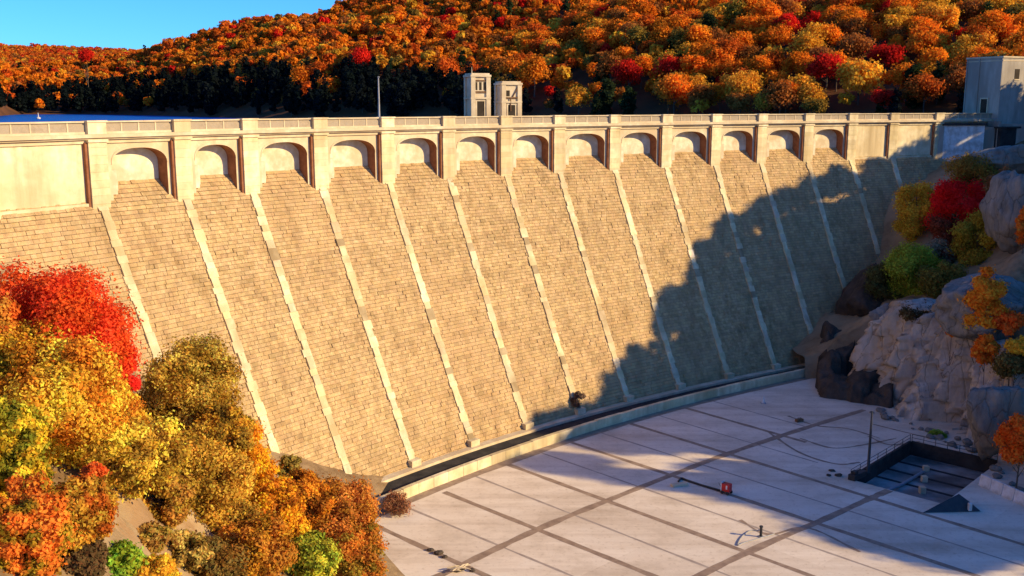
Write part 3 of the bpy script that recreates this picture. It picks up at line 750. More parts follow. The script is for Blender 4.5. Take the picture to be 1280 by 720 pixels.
# ------------------------------------------------------------------ foliage
def sphere_dirs(n, rng):
    v = rng.normal(size=(n, 3)); return v / np.linalg.norm(v, axis=1)[:, None]
def crown_arrays(rng, rx, rz, nblob, nleaf, size, conic=0.0, sub=0.42, fill=0.25, full=False, rough=0.0):
    """leaf quads of a crown centred at 0: verts (4n,3), shade (n,)"""
    d = sphere_dirs(nblob, rng)
    if not full: d[:, 2] = np.abs(d[:, 2]) * 1.0 - 0.35 * (rng.random(nblob) < 0.45)
    d /= np.linalg.norm(d, axis=1)[:, None]
    rr = rng.uniform(0.45, 0.8, nblob) if not full else rng.uniform(0.5, 0.95, nblob)
    C = d * rr[:, None] * np.array([rx, rx, rz])
    if conic: 
        f = 1 - conic * np.clip((C[:, 2] + rz) / (2 * rz), 0, 1); C[:, 0] *= f; C[:, 1] *= f
    R = rng.uniform(sub * 0.7, sub * 1.2, nblob) * rx * (1 - conic * 0.5 * np.clip(C[:, 2] / rz, 0, 1))
    bs = rng.uniform(0.72, 1.22, nblob)
    w = R ** 2; idx = rng.choice(nblob, nleaf, p=w / w.sum())
    dd = sphere_dirs(nleaf, rng)
    rad_ = np.where(rng.random(nleaf) < fill, rng.uniform(0.3, 0.9, nleaf), rng.uniform(0.86, 1.12, nleaf))
    P = C[idx] + dd * (R[idx] * rad_)[:, None] * np.array([1, 1, 0.85])
    if rough: P = P + rng.normal(size=(nleaf, 3)) * (rough * R[idx] * rng.random(nleaf) * 1.6)[:, None]
    N = dd + rng.normal(size=(nleaf, 3)) * 0.45; N[:, 2] += 0.25
    N /= np.linalg.norm(N, axis=1)[:, None]
    T = np.cross(N, rng.normal(size=(nleaf, 3))); T /= np.linalg.norm(T, axis=1)[:, None]
    B = np.cross(N, T)
    s = (size * rng.uniform(0.6, 1.35, nleaf))[:, None]
    V = np.stack([P - T * s, P - B * s * 0.62, P + T * s, P + B * s * 0.62], 1).reshape(-1, 3)
    sh = bs[idx] * rng.uniform(0.72, 1.28, nleaf)
    return V, sh
def hue(sh, rng, amt=0.12):
    g = 1 + rng.normal(size=len(sh)) * amt
    return np.stack([sh, sh * g, sh * np.clip(g, 0.5, 1.6)], 1)
def crown_mesh(name, seed, *a, **k):
    rng = np.random.default_rng(seed); V, sh = crown_arrays(rng, *a, **k)
    F = np.arange(len(V)).reshape(-1, 4)
    return np_mesh(name, V, F, 'foliage', hue(sh, rng, 0.07))
def trunk_mesh(name, seed, h, r, spread, nl=5, reach=0.8):
    rng = random.Random(seed); mb = MB()
    top = Vector((rng.uniform(-.3, .3), rng.uniform(-.3, .3), h * 0.95)); p0 = Vector((0, 0, -0.8))
    mid = (p0 + top) / 2 + Vector((rng.uniform(-.25, .25), rng.uniform(-.25, .25), 0))
    pts = [p0, Vector((0, 0, 0.1)), mid, top]; mb.tube(pts, [r * 1.4, r, r * 0.7, r * 0.2])
    for i in range(nl):
        t = rng.uniform(0.35, 0.8); b = Vector((0, 0, 0)).lerp(top, t); a = rng.uniform(0, 6.28) + i * 2.4
        e = b + Vector((math.cos(a) * spread * reach, math.sin(a) * spread * reach, h * rng.uniform(0.12, 0.3)))
        m_ = b.lerp(e, 0.5) + Vector((0, 0, -0.1 * spread))
        mb.tube([b, m_, e], [r * 0.45, r * 0.28, r * 0.08], 5)
    me_o = mb.build(name, 'bark'); me = me_o.data; bpy.data.objects.remove(me_o); return me

# shared forest meshes (unit: about 5 m crown radius)
FC = [crown_mesh('crown', 100 + i, 4.6 + 0.25 * i, 5.4 + 0.4 * (i % 3), 18 + 3 * i, 2800, 0.46, rough=0.25) for i in range(6)]
FCc = [crown_mesh('crown', 130 + i, 3.8, 7.6, 26, 1500, 0.55, 0.75, full=True) for i in range(2)]
FT = [trunk_mesh('trunk', 150 + i, 8, 0.28, 3.2, 4) for i in range(3)]
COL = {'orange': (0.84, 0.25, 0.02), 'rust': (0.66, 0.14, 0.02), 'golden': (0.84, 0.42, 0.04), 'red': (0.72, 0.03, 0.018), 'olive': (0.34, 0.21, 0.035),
       'russet brown': (0.42, 0.14, 0.03), 'dark green': (0.03, 0.045, 0.018), 'shade black': (0.012, 0.018, 0.018)}  # last tone is the shore's shade put into the leaf colour
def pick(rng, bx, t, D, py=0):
    if bx < 660 and py > np.interp(bx, *DARK) and rng.random() < 0.93: return 'shade black'  # bank shade painted as near-black trees below this line
    if bx >= 660 and py > 116 and rng.random() < 0.55: return ['russet brown', 'dark green', 'shade black'][rng.integers(0, 3)]
    # right side: more golden; left/upper: more orange and rust
    right = np.clip((bx - 600) / 500, 0, 1)
    w = np.array([0.52 - 0.10 * right, 0.22 - 0.12 * right, 0.08 + 0.22 * right, 0.035, 0.03 + 0.04 * right, 0.09, 0.035])
    if t > 0.75: w[1] += 0.15
    return list(COL)[:7][rng.choice(7, p=w / w.sum())]

trees = []
rng = np.random.default_rng(5); sp = 6.9
for gy in np.arange(262, 1000, sp):
    for gx in np.arange(-620, 420, sp):
        x = gx + rng.uniform(-3.2, 3.2); y = gy + rng.uniform(-3.2, 3.2)
        bx = 640 + FPX * x / y / math.cos(PITCH)
        if bx < -110 or bx > 1400: continue
        Ds = np.interp(bx, TBp[:, 0], TBp[:, 1]); Dr = np.interp(bx, TBp[:, 0], TBp[:, 3])
        t = (y - Ds) / (Dr - Ds)
        if t < 0.004 or t > 1.06: continue
        if rng.random() < 0.06: continue
        trees.append([x, y, t, bx])
XY = np.array([(t[0], t[1]) for t in trees]); ZZ = hill_zn(XY[:, 0], XY[:, 1])
forest = []
for (x, y, t, bx), z in zip(trees, ZZ):
    sc = rng.uniform(0.55, 1.12) * (0.95 + 0.12 * math.sin(x * 0.05) * math.cos(y * 0.04))
    cz = z + 7.6 * sc
    p_, q_ = px_of(x, y, cz + 5 * sc)
    if q_ < -45: continue
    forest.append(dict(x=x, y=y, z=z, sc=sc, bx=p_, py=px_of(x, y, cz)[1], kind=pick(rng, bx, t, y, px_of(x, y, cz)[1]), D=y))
# clusters of the bright red trees that stand out in the photograph
def special(px, py, Dd, sc, kind, label):
    p = at(px, py, Dd); g = float(hill_zn(np.array([p.x]), np.array([p.y]))[0])
    for f in forest:
        if (f['x'] - p.x) ** 2 + (f['y'] - p.y) ** 2 < (5.5 * sc) ** 2: f['dead'] = True
        elif abs(f['bx'] - px) < 22 and Dd - 26 < f['y'] < Dd and px_of(f['x'], f['y'], f['z'] + 12 * f['sc'])[1] < py + 12: f['dead'] = True
    forest.append(dict(x=p.x, y=p.y, z=p.z - 7.6 * sc if p.z - 7.6 * sc < g + 3 else g, sc=sc, bx=px, py=py, kind=kind, D=Dd * 0.3, label=label, zc=p.z))
special(786, 95, 368, 1.0, 'red', 'bright scarlet tree low on the hillside right of the twin towers')
special(1033, 88, 318, 1.05, 'red', 'vivid red tree on the hillside just left of the tall golden tree')
special(1074, 100, 308, 1.35, 'golden', 'tall golden yellow tree standing low on the hillside between two red trees')
special(1108, 72, 326, 0.95, 'red', 'bright red tree just right of and behind the tall golden tree')
special(1209, 48, 350, 0.8, 'red', 'small round red tree on the hillside above the blockhouse')
special(1018, 35, 390, 1.1, 'red', 'red orange tree high up the hillside above the vivid red tree')
special(668, 92, 388, 1.05, 'orange', 'glowing orange tree right behind the shorter of the twin towers')
special(108, 72, 720, 1.2, 'red', 'crimson tree on the far left shore above the blue water')
forest = [f for f in forest if not f.get('dead')]
for f in forest: f['vis'] = f['sc'] * (1 if -30 < f['bx'] < 1310 and -15 < f['py'] < 150 else 0.05) / f['D']
forest.sort(key=lambda f: -f['vis'])
IND = forest[:296]; REST = forest[296:]

def put_tree(name, x, y, z, crown, trunk, sc, color, label, cat='tree', group=None, cz=None, sz=1.0, rot=None):
    e = empty(name, (x, y, z), random.uniform(0, 6.28) if rot is None else rot); tag(e, label, cat, group)
    c = bpy.data.objects.new('crown', crown); col.objects.link(c); c.parent = e
    c.scale = (sc, sc, sc * sz); c.location = (0, 0, (cz - z) if cz is not None else 7.6 * sc); c.color = (*color, 1)
    t = bpy.data.objects.new('trunk', trunk); col.objects.link(t); t.parent = e
    k = ((cz - z) if cz is not None else 7.6 * sc) / 7.6
    t.scale = (sc, sc, max(k, 0.25))
    return e
ORD = ['first', 'second', 'third', 'fourth', 'fifth', 'sixth', 'seventh', 'eighth', 'ninth', 'tenth', 'eleventh', 'twelfth', 'thirteenth']
archx = [170, 270, 355, 440, 525, 597, 665, 733, 797, 862, 922, 980, 1033]
def zone(f):
    bx = f['bx']
    if bx < 120: return 'above the plain left wall'
    if bx > 1195: return 'behind the blockhouse'
    if bx > 1062: return 'just left of the blockhouse'
    i = int(np.argmin([abs(bx - a) for a in archx])); return 'above the %s arch' % ORD[i]
keys = {}
for f in IND:
    if 'label' in f: continue
    row = 'at the foot of the hill' if f['py'] > 118 else 'low on the hill' if f['py'] > 90 else 'midway up the hill' if f['py'] > 55 else 'high on the hill'
    keys.setdefault((f['kind'], row, zone(f)), []).append(f)
for (kd, row, zn), L in keys.items():
    L.sort(key=lambda f: f['bx'])
    for i, f in enumerate(L):
        if len(L) == 1: s = '%s tree %s, %s' % (kd, row, zn)
        elif i == 0: s = 'leftmost %s tree %s, %s' % (kd, row, zn)
        elif i == len(L) - 1: s = 'rightmost %s tree %s, %s' % (kd, row, zn)
        else: s = '%s %s tree from left, %s, %s' % (ORD[min(i, 12)], kd, row, zn)
        f['label'] = s.replace('at the right end of the dam', '').strip() if len(s.split()) > 16 else s
for n_, f in enumerate(IND):
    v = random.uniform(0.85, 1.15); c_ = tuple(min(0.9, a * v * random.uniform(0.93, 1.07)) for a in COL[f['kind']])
    con = f['kind'] in ('dark green', 'shade black')  # near-black ones are shaded trees darkened by colour, built conical
    put_tree('autumn_tree' if not con else 'evergreen_or_shaded_tree', f['x'], f['y'], f['z'], FCc[n_ % 2] if con else FC[n_ % 6], FT[n_ % 3], f['sc'], c_, f['label'], 'tree', 'trees on the hillside across the reservoir', cz=f.get('zc'))

# the rest of the forest as one mass
rng = np.random.default_rng(17)
protoV = [crown_arrays(np.random.default_rng(300 + i), 4.7, 5.4, 13, 360, 1.05, 0.0) for i in range(8)] + [crown_arrays(np.random.default_rng(320), 3.5, 7.2, 14, 330, 1.1, 0.75, full=True)]
VV, CC = [], []
for f in REST:
    k = 8 if f['kind'] in ('dark green', 'shade black') else rng.integers(0, 8)
    V, sh = protoV[k]; a = rng.uniform(0, 6.28); ca, sa = math.cos(a), math.sin(a)
    W = np.stack([V[:, 0] * ca - V[:, 1] * sa, V[:, 0] * sa + V[:, 1] * ca, V[:, 2]], 1) * f['sc'] + np.array([f['x'], f['y'], f['z'] + 7.2 * f['sc']])
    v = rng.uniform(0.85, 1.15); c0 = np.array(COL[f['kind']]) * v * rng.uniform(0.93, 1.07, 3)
    VV.append(W); CC.append(np.clip(hue(sh, rng, 0.08) * c0, 0, 0.9))
V = np.concatenate(VV); C = np.concatenate(CC)
o = bpy.data.objects.new('forest', np_mesh('forest', V, np.arange(len(V)).reshape(-1, 4), 'foliage', C)); col.objects.link(o)
tag(o, 'orange and rust autumn forest covering the upper hillside', 'forest', kind='stuff'); print('forest trees', len(IND), len(REST))
# far hill forest
VV, CC = [], []
proto = [crown_arrays(np.random.default_rng(400 + i), 6.5, 6.5, 8, 70, 2.6) for i in range(5)]
for gy in np.arange(1180, 2080, 17):
    for gx in np.arange(-1150, -560 + 0, 17):
        x = gx + rng.uniform(-6, 6); y = gy + rng.uniform(-6, 6); bx = 640 + FPX * x / y / math.cos(PITCH)
        if bx < -60 or bx > 330: continue
        z = float(far_z(np.array(x), np.array(y)))
        V, sh = proto[rng.integers(0, 5)]
        VV.append(V * rng.uniform(0.8, 1.2) + np.array([x, y, z + 7])); kd = list(COL)[rng.choice([0, 1, 2, 5, 1, 3], p=[.25, .3, .1, .15, .15, .05])]
        CC.append(np.clip(hue(sh, rng, 0.08) * np.array(COL[kd]), 0, .9))
V = np.concatenate(VV); C = np.concatenate(CC)
o = bpy.data.objects.new('far_forest', np_mesh('far_forest', V, np.arange(len(V)).reshape(-1, 4), 'foliage', C)); col.objects.link(o)
tag(o, 'russet forest on the distant hill at the left', 'forest', kind='stuff')

# wood on the off-frame ridge whose leafy edge falls as shadow on the dam
VV, CC = [], []
rng = np.random.default_rng(23)
proto = [crown_arrays(np.random.default_rng(500 + i), 4.2, 4.8, 16, 900, 0.55) for i in range(4)]
c = 95.0
while c < 262:
    for du in (-14, -3, 9):
        u = R1 + du + rng.uniform(-3, 3); cc = c + rng.uniform(-2, 2)
        x = u * SX - cc * SY; y = u * SY + cc * SX
        z = float(right_z(np.array([x]), np.array([y]))[0])
        V, sh = proto[rng.integers(0, 4)]; s_ = rng.uniform(0.55, 1.1) * 0.85
        VV.append(V * s_ + np.array([x, y, z + 4.2 * s_])); CC.append(hue(sh, rng) * np.array(COL[['orange', 'rust', 'golden', 'olive'][rng.integers(0, 4)]]))
    c += 3.6
for k in range(150):
    u = rng.uniform(34, 96); cc = rng.uniform(112, 250); x = u * SX - cc * SY; y = u * SY + cc * SX
    z = float(right_z(np.array([x]), np.array([y]))[0])
    if z < 3 or px_of(x, y, z + 6)[0] < 1345 or y > 205: continue
    V, sh = proto[rng.integers(0, 4)]; s_ = rng.uniform(0.45, 0.8)
    VV.append(V * s_ + np.array([x, y, z + 3.6 * s_])); CC.append(hue(sh, rng) * np.array(COL[['orange', 'rust', 'golden', 'olive'][rng.integers(0, 4)]]))
V = np.concatenate(VV); C = np.clip(np.concatenate(CC), 0, .9)
o = bpy.data.objects.new('ridge_wood', np_mesh('ridge_wood', V, np.arange(len(V)).reshape(-1, 4), 'foliage', C)); col.objects.link(o)
tag(o, 'wood along the ridge right of the valley', 'forest', kind='stuff')

# ------------------------------------------------------------------ near trees at the lower left
def near_tree(name, px, py, Y, rx_px, rz_px, color, label, seed, leaf=0.17, n=22000, conic=0, color2=None, blobs=60, ground=None, group='autumn trees in the left foreground', cat='tree', sub=0.26):
    p = at(px, py, Y); dep = Y * math.cos(PITCH) + (CAMZ - p.z) * math.sin(PITCH)
    rx = rx_px * dep / FPX; rz = rz_px * dep / FPX
    gz = ground(p.x, p.y)
    gz = min(gz, p.z - rz * 0.7)
    e = empty(name, (p.x, p.y, gz)); tag(e, label, cat, group)
    rng = np.random.default_rng(seed); V, sh = crown_arrays(rng, rx, rz, blobs, int(n * 2.0), leaf * 0.8, conic, sub, 0.35, True, 0.24)
    C = hue(sh, rng, 0.16)
    c = np.array(color)[None] * C * 1.6
    if color2 is not None:
        # patches of a second leaf colour on some clusters
        ctr = V.reshape(-1, 4, 3).mean(1); nz = np.array([noise.noise(Vector(q) * (0.9 / max(1, rx / 3)) + Vector((seed, 0, 0))) for q in ctr]); f = np.clip(nz * 3 + 0.4, 0, 1)[:, None]
        c = c * (1 - f) + np.array(color2)[None] * C * f
    me = np_mesh('crown', V, np.arange(len(V)).reshape(-1, 4), 'foliage', np.clip(c, 0, .9))
    o = bpy.data.objects.new('crown', me); col.objects.link(o); o.parent = e; o.location = (0, 0, p.z - gz)
    H = p.z - gz + rz * 0.5
    t = bpy.data.objects.new('trunk', trunk_mesh('trunk', seed, H, max(0.07, rx * 0.055), rx, 9, 0.7)); col.objects.link(t); t.parent = e
    return e
GL = lambda x, y: float(LEFT(x, y))
for nm, px_, py_, Y, a_, b_, c_, lb, sd, kw in NT:
    near_tree(nm, px_, py_, Y, a_, b_, c_, lb, sd, ground=GL, **kw)
# bare soil bank between the bushes
def soil_patch():
    xs = np.arange(-34, -17, 0.5); ys = np.arange(58, 84, 0.5)
    X, Y = np.meshgrid(xs, ys); c = ((X + 25.8) / 6.2) ** 2 + ((Y - 71) / 9.5) ** 2
    Z = left_zn(X, Y) + 0.35 - np.clip(c + 0.25 * vfbm(X, Y, 0.25, 8), 0, 3) * 0.55 + vfbm(X, Y, 0.5, 2) * 0.18
    V = np.stack([X.ravel(), Y.ravel(), Z.ravel()], 1); nx, ny = len(xs), len(ys)
    i, j = np.meshgrid(np.arange(nx - 1), np.arange(ny - 1)); a = (j * nx + i).ravel()
    o = bpy.data.objects.new('bare_soil_bank', np_mesh('bare_soil_bank', V, np.stack([a, a + 1, a + nx + 1, a + nx], 1), 'baresoil', smooth=True)); col.objects.link(o); o['kind'] = 'structure'
soil_patch()

# ------------------------------------------------------------------ cliff at the right
def cliff():
    base = catmull([(64, 174), (61.5, 168), (60.5, 162), (61, 156), (63, 149.5), (65.5, 143), (67.5, 136.5), (68, 128), (68.5, 118), (70, 107), (75, 96), (84, 84)], 14)
    n = len(base); rows = 54; V = []; 
    tops = np.interp(np.arange(n) / n, [0, .1, .2, .35, .5, .7, 1], [9, 13.8, 15.4, 13.9, 12.9, 10.5, 5])
    for i, p in enumerate(base):
        d = (base[min(i + 1, n - 1)] - base[max(i - 1, 0)]).normalized(); nrm = Vector((d.y, -d.x))   # outwards (towards the apron)
        if nrm.x > 0: nrm = -nrm
        for j in range(rows + 14):
            if j <= rows:
                z = -1.0 + (tops[i] + 1.0) * j / rows; inn = 0.22 * max(0, z) + 0.9 * (j / rows) ** 6
            else:
                k = (j - rows) / 14; inn = 0.22 * tops[i] + 0.9 + k * 11; z = tops[i] + 0.4 * math.sin(k * 3) + k * 1.2 - k ** 3 * 3.5
            q = Vector((p.x, p.y, z))
            # vertical buttresses and cracks
            sl = i * 0.8
            def facet(fs, fz, amp, ts, tz, sd):
                pt = Vector((sl * fs + sd + 0.25 * noise.noise(Vector((sl * .5, z * .5, sd))), z * fz + 0.2 * noise.noise(Vector((sl * .4, z * .4, sd + 9))), sd)); f = noise.voronoi(pt)[1][0]
                h1 = noise.cell(f * 9.7 + Vector((3, 1, 7))); h2 = noise.cell(f * 13.1 + Vector((1, 5, 2))) - .5; h3 = noise.cell(f * 17.3 + Vector((8, 2, 4))) - .5
                return amp * h1 + h2 * ts * (sl - (f.x - sd) / fs) + h3 * tz * (z - f.y / fz)
            w1 = facet(0.17, 0.055, 2.4, 0.5, 0.16, 3.0); w2 = facet(0.42, 0.16, 1.0, 0.5, 0.25, 11.0)
            w3 = facet(1.1, 0.5, 0.32, 0.4, 0.3, 23.0) + 0.12 * noise.fractal(q * 1.5, 1.0, 2.1, 4)
            if j <= rows: out_ = w1 + w2 + w3 - 1.0; q += Vector((nrm.x, nrm.y, 0)) * (out_ - inn)
            else: q += Vector((nrm.x, nrm.y, 0)) * ((w1 + w2) * (1 - k) - inn); q.z += w3 * 0.7 + w1 * 0.15
            V.append(q)
    V = np.array([tuple(v) for v in V]); R = rows + 14
    i, j = np.meshgrid(np.arange(n - 1), np.arange(R - 1)); a = (i * R + j).ravel()
    o = bpy.data.objects.new('cliff', np_mesh('cliff', V, np.stack([a, a + R, a + R + 1, a + 1], 1), 'rock')); col.objects.link(o); o['kind'] = 'structure'
cliff()
def boulder(name, c, r, label, seed, m_='greyrock', cat='boulder', group=None, n=44, squash=1.0, rot=0.0):
    rng = random.Random(seed); V = []; F = []
    planes = [(Vector((rng.gauss(0, 1), rng.gauss(0, 1), rng.gauss(0, 1))).normalized(), rng.uniform(0.66, 1.0)) for _ in range(26)]
    for i in range(n + 1):
        th = math.pi * i / n
        for j in range(2 * n):
            ph = math.pi * j / n; d = Vector((math.sin(th) * math.cos(ph), math.sin(th) * math.sin(ph), math.cos(th)))
            k = min([1.25] + [pd / max(1e-3, d.dot(pn)) for pn, pd in planes if d.dot(pn) > 0.05])
            k *= 1 + 0.10 * noise.fractal(d * 3.4 + Vector((seed * 3, 0, 0)), 1, 2, 5)
            V.append((d.x * r[0] * k, d.y * r[1] * k, d.z * r[2] * k))
    for i in range(n):
        for j in range(2 * n):
            a = i * 2 * n + j; b = i * 2 * n + (j + 1) % (2 * n); F.append((a, b, b + 2 * n, a + 2 * n))
    o = bpy.data.objects.new(name, np_mesh(name, np.array(V), np.array(F), m_)); col.objects.link(o)
    o.location = c; o.rotation_euler = (rng.uniform(-.1, .1), rng.uniform(-.1, .1), rot); tag(o, label, cat, group); return o
GR = 'rocks on the right bank'
boulder('boulder', at(1246, 520, 128), (4.6, 4.0, 5.6), 'tall rounded grey boulder at the right foot of the cliff', 3, group=GR)
boulder('rock_slab', at(1235, 378, 150), (11, 8, 4.8), 'broad sloping grey rock slab behind the orange conical tree', 5, group=GR, cat='rock', rot=0.5)
boulder('boulder', at(1272, 268, 168), (6.0, 6, 8.5), 'big dark grey boulder at the right edge above the rock slab', 8, group=GR)
boulder('boulder', at(1118, 395, 165), (4.2, 3.5, 2.2), 'flat grey boulder on the cliff top below the green bush', 11, group=GR)
boulder('boulder', at(1262, 200, 196), (9, 5, 3.6), 'dark boulder below the abutment wall at the right edge', 14, group=GR)
def outcrop():
    F1, F2, B2, B1 = Vector((50.8, 159.6)), Vector((60.8, 153.2)), Vector((70, 171)), Vector((56.5, 182.5)); n = 44; V = []
    for i in range(n + 1):
        for j in range(n + 1):
            a, b = i / n, j / n
            p = F1.lerp(F2, a).lerp(B1.lerp(B2, a), b)
            h = (1.0 * (1 - a) + 2.2 * a) * (1 - b) + (5.0 * (1 - a) + 11 * a) * b
            v = noise.voronoi(Vector((p.x * 0.3, p.y * 0.3, 2.0)), distance_metric='DISTANCE')
            h *= 0.75 + 0.5 * noise.cell(v[1][0] * 3.7); h += 0.7 * min(1, (v[0][1] - v[0][0]) * 2) + noise.fractal(Vector((p.x, p.y, 0)) * 0.6, 1, 2, 4) * 0.4
            fin = math.exp(-((a - 0.12 - 0.1 * (1 - b)) / 0.09) ** 2) * (2.2 * b + 0.3); h += fin
            e = min(a, 1 - a, b, 1 - b)
            if e <= 0: h = -0.6; 
            V.append((p.x + noise.noise(Vector((p.x, p.y, 1)) * .7) * .5, p.y + noise.noise(Vector((p.x, p.y, 5)) * .7) * .5, h))
    i, j = np.meshgrid(np.arange(n), np.arange(n)); a = (i * (n + 1) + j).ravel()
    o = bpy.data.objects.new('dark_outcrop', np_mesh('dark_outcrop', np.array(V), np.stack([a, a + n + 1, a + n + 2, a + 1], 1), 'darkrock')); col.objects.link(o)
    tag(o, 'near black rock wedge between the dam toe, the apron corner and the pale cliff', 'rock', GR)
outcrop()
boulder('dark_outcrop', at(1088, 375, 186), (6, 5, 7.0), 'dark rock knob where the dam face meets the cliff top', 29, 'darkrock', group=GR, cat='rock', rot=0.9)
k = 0
for px_, py_ in ((1168, 546), (1183, 541), (1197, 548), (1209, 553), (1222, 560), (1151, 536), (1234, 570), (1190, 556), (1242, 585)):
    k += 1; rr = random.uniform(0.4, 1.0); p = on_z(px_, py_, rr * 0.4)
    boulder('rubble_stone', p, (rr, rr * .8, rr * .7), '%s of the small grey stones at the foot of the cliff, counted from the left' % ORD[sorted((1151, 1168, 1183, 1190, 1197, 1209, 1222, 1234, 1242)).index(px_)], 60 + k, group='small stones at the foot of the cliff', cat='stone', n=9)

rng = random.Random(77)
for k in range(26):
    t = rng.random(); y = 152 - t * 34; xb_ = float(np.interp(y, [107, 118, 127, 135, 140.5, 146, 152.8], [70, 67, 66.5, 66, 64, 62, 59.5])) - rng.uniform(1.4, 3.6)
    rr = rng.uniform(0.2, 0.75); boulder('rubble_stone', Vector((xb_, y, rr * .3)), (rr * 1.2, rr, rr * .7), 'loose grey stone on the strip of rubble under the cliff', 200 + k, group='loose rubble under the cliff', cat='stone', n=8, rot=rng.uniform(0, 3))
GRt = lambda x, y: float(right_z(np.array([x]), np.array([y]))[0])
for nm, px_, py_, Y, a_, b_, c_, lb, sd, kw in RT:
    kw.setdefault('leaf', 0.26); kw.setdefault('blobs', 26); kw.setdefault('sub', 0.36)
    near_tree(nm, px_, py_, Y, a_, b_, c_, lb, sd, ground=GRt, group='trees and bushes on the right bank', **kw)

# shrubs by the channel wall
near_tree('leafy_bush', 497, 628, 112, 18, 9, (0.22, 0.10, 0.05), 'small brown shrub at the channel wall beside the apron corner', 51, ground=lambda x, y: 0, n=2500, leaf=0.14, blobs=14, sub=0.4, cat='bush', group='shrubs at the foot of the dam')
near_tree('leafy_bush', 722, 502, 150, 8, 15, (0.14, 0.09, 0.06), 'thin brown shrub growing at the foot of a rib where the shadow begins', 52, ground=lambda x, y: 0.3, n=1500, leaf=0.16, blobs=12, sub=0.4, cat='bush', group='shrubs at the foot of the dam')

# ------------------------------------------------------------------ gatehouse towers on the crest
def tower(px_c, w_px, y_top, s_at, label, kind):
    p = Vector(dam(s_at, -6.2, 0)); Y = p.y
    x = (px_c - 640) / FPX * (Y * math.cos(PITCH) + 1.5)
    w = w_px * Y / FPX * 0.86; top = at(px_c, y_top, Y).z; z0 = ZT - 1.25; d = 3.6
    e = empty('gatehouse_tower', (x, Y, z0), rad(21)); tag(e, label, 'tower', 'twin gatehouse towers on the crest')
    h = top - z0; mb = MB()
    mb.box(-w / 2 + .2, w / 2 - .2, -d / 2 + .2, d / 2 - .2, 0, h - .3)
    mb.build('tower_wall', 'trim', e)
    mb = MB()
    for sx in (-1, 1):
        for sy in (-1, 1):
            x0 = sx * (w / 2 - .35); y0 = sy * (d / 2 - .35); mb.box(x0 - .38, x0 + .38, y0 - .38, y0 + .38, 0, h - .45)
    mb.build('corner_pier', 'trim', e, bevel=0.04)
    mb = MB(); mb.box(-w / 2 - .12, w / 2 + .12, -d / 2 - .12, d / 2 + .12, h - .45, h - .1); mb.box(-w / 2 + .1, w / 2 - .1, -d / 2 + .1, d / 2 - .1, h - .1, h + .15)
    mb.build('roof_slab', 'trim', e, bevel=0.04)
    mb = MB(); mb.box(-w / 2 - .06, w / 2 + .06, -d / 2 - .06, d / 2 + .06, h * .5, h * .5 + .28); mb.build('string_course', 'trim', e)
    f = -d / 2 + .2
    mb = MB(); mb.box(-.62, .62, f - .03, f + .1, 1.2, h * .5 - .35); mb.build('doorway', 'opening', e)
    mb = MB()
    for sx in (-1, 1): mb.box(sx * .72 - .1, sx * .72 + .1, f - .1, f + .05, 1.2, h * .5 - .35)
    mb.box(-.85, .85, f - .12, f + .05, h * .5 - .35, h * .5 - .15); mb.build('door_surround', 'trim', e)
    if kind == 0:
        for sx in (-.72, 0, .72):
            mb = MB(); mb.box(sx - .2, sx + .2, f - .03, f + .1, h * .68, h * .84); o = mb.build('window', 'opening', e)
        mb = MB(); mb.box(-1.2, 1.2, f - .13, f + .02, h * .62, h * .66); mb.box(-1.1, 1.1, f - .11, f + .02, h * .855, h * .885); mb.build('window_sill', 'brown', e)
        mb = MB(); mb.tube([(-w / 2 + .2, -d / 2 + .2, h), (-w / 2 + .2, -d / 2 + .2, h + 1.1)], [.09, .03], 6); mb.build('finial', 'trim', e)
    else:
        mb = MB(); mb.tube([(1.1, f - .12, h * .88), (.1, f - .12, h * .62)], [.1] * 2, 6); mb.tube([(-1.1, f - .12, h * .62), (1.1, f - .12, h * .62)], [.13] * 2, 6); mb.tube([(-.2, f - .2, h * .62), (-.2, f - .2, h * .3)], [.09] * 2, 6)
        mb.build('iron_brace', 'brown', e)
        mb = MB(); mb.box(-.9, -.3, f - .03, f + .1, h * .66, h * .8); mb.build('window', 'opening', e)
    mb = MB(); mb.box(w / 2 - .22, w / 2 - .17, -.4, .4, h * .62, h * .8); mb.build('side_window', 'opening', e)
tower(597, 29, 93, 65.2, 'taller left one of the twin pale stone gatehouse towers, with a small corner finial', 0)
tower(635, 30, 103, 71.5, 'shorter right one of the twin pale stone towers, with a slanting brown brace', 1)

def mast(px_, y_top, y_bot, Y, label, r=0.09, group=None, name='lamp_post', arm=True, z0=None):
    b = at(px_, y_bot, Y); t = at(px_, y_top, Y)
    zb = b.z if z0 is None else z0
    e = empty(name, (b.x, b.y, zb)); tag(e, label, 'lamp post' if arm else 'pole', group); h = t.z - zb
    mb = MB(); mb.tube([(0, 0, 0), (0, 0, h * .5), (0, 0, h)], [r * 1.3, r, r * .7], 8); mb.build('pole', 'metal' if arm else 'black', e, smooth=True)
    mb = MB(); mb.box(-.22, .22, -.22, .22, 0, .25); mb.build('base', 'metal' if arm else 'black', e, bevel=0.02)
    if arm:
        mb = MB(); mb.tube([(0, 0, h - .05), (.15, -.4, h + .1), (.2, -.9, h + .08)], [.05, .04, .04], 6); mb.build('arm', 'metal', e)
        mb = MB(); mb.hexa([(.08, -1.5, h), (.34, -1.5, h), (.34, -.85, h), (.08, -.85, h), (.12, -1.4, h + .14), (.3, -1.4, h + .14), (.3, -.9, h + .14), (.12, -.9, h + .14)]); mb.build('lamp_head', 'metal', e)
    return e
p_ = dam(46.5, -7, 0)
mast(474, 97, 146, p_[1], 'thin dark lamp post on the crest between the fourth and fifth arches', r=0.14, z0=ZT - 1.25)

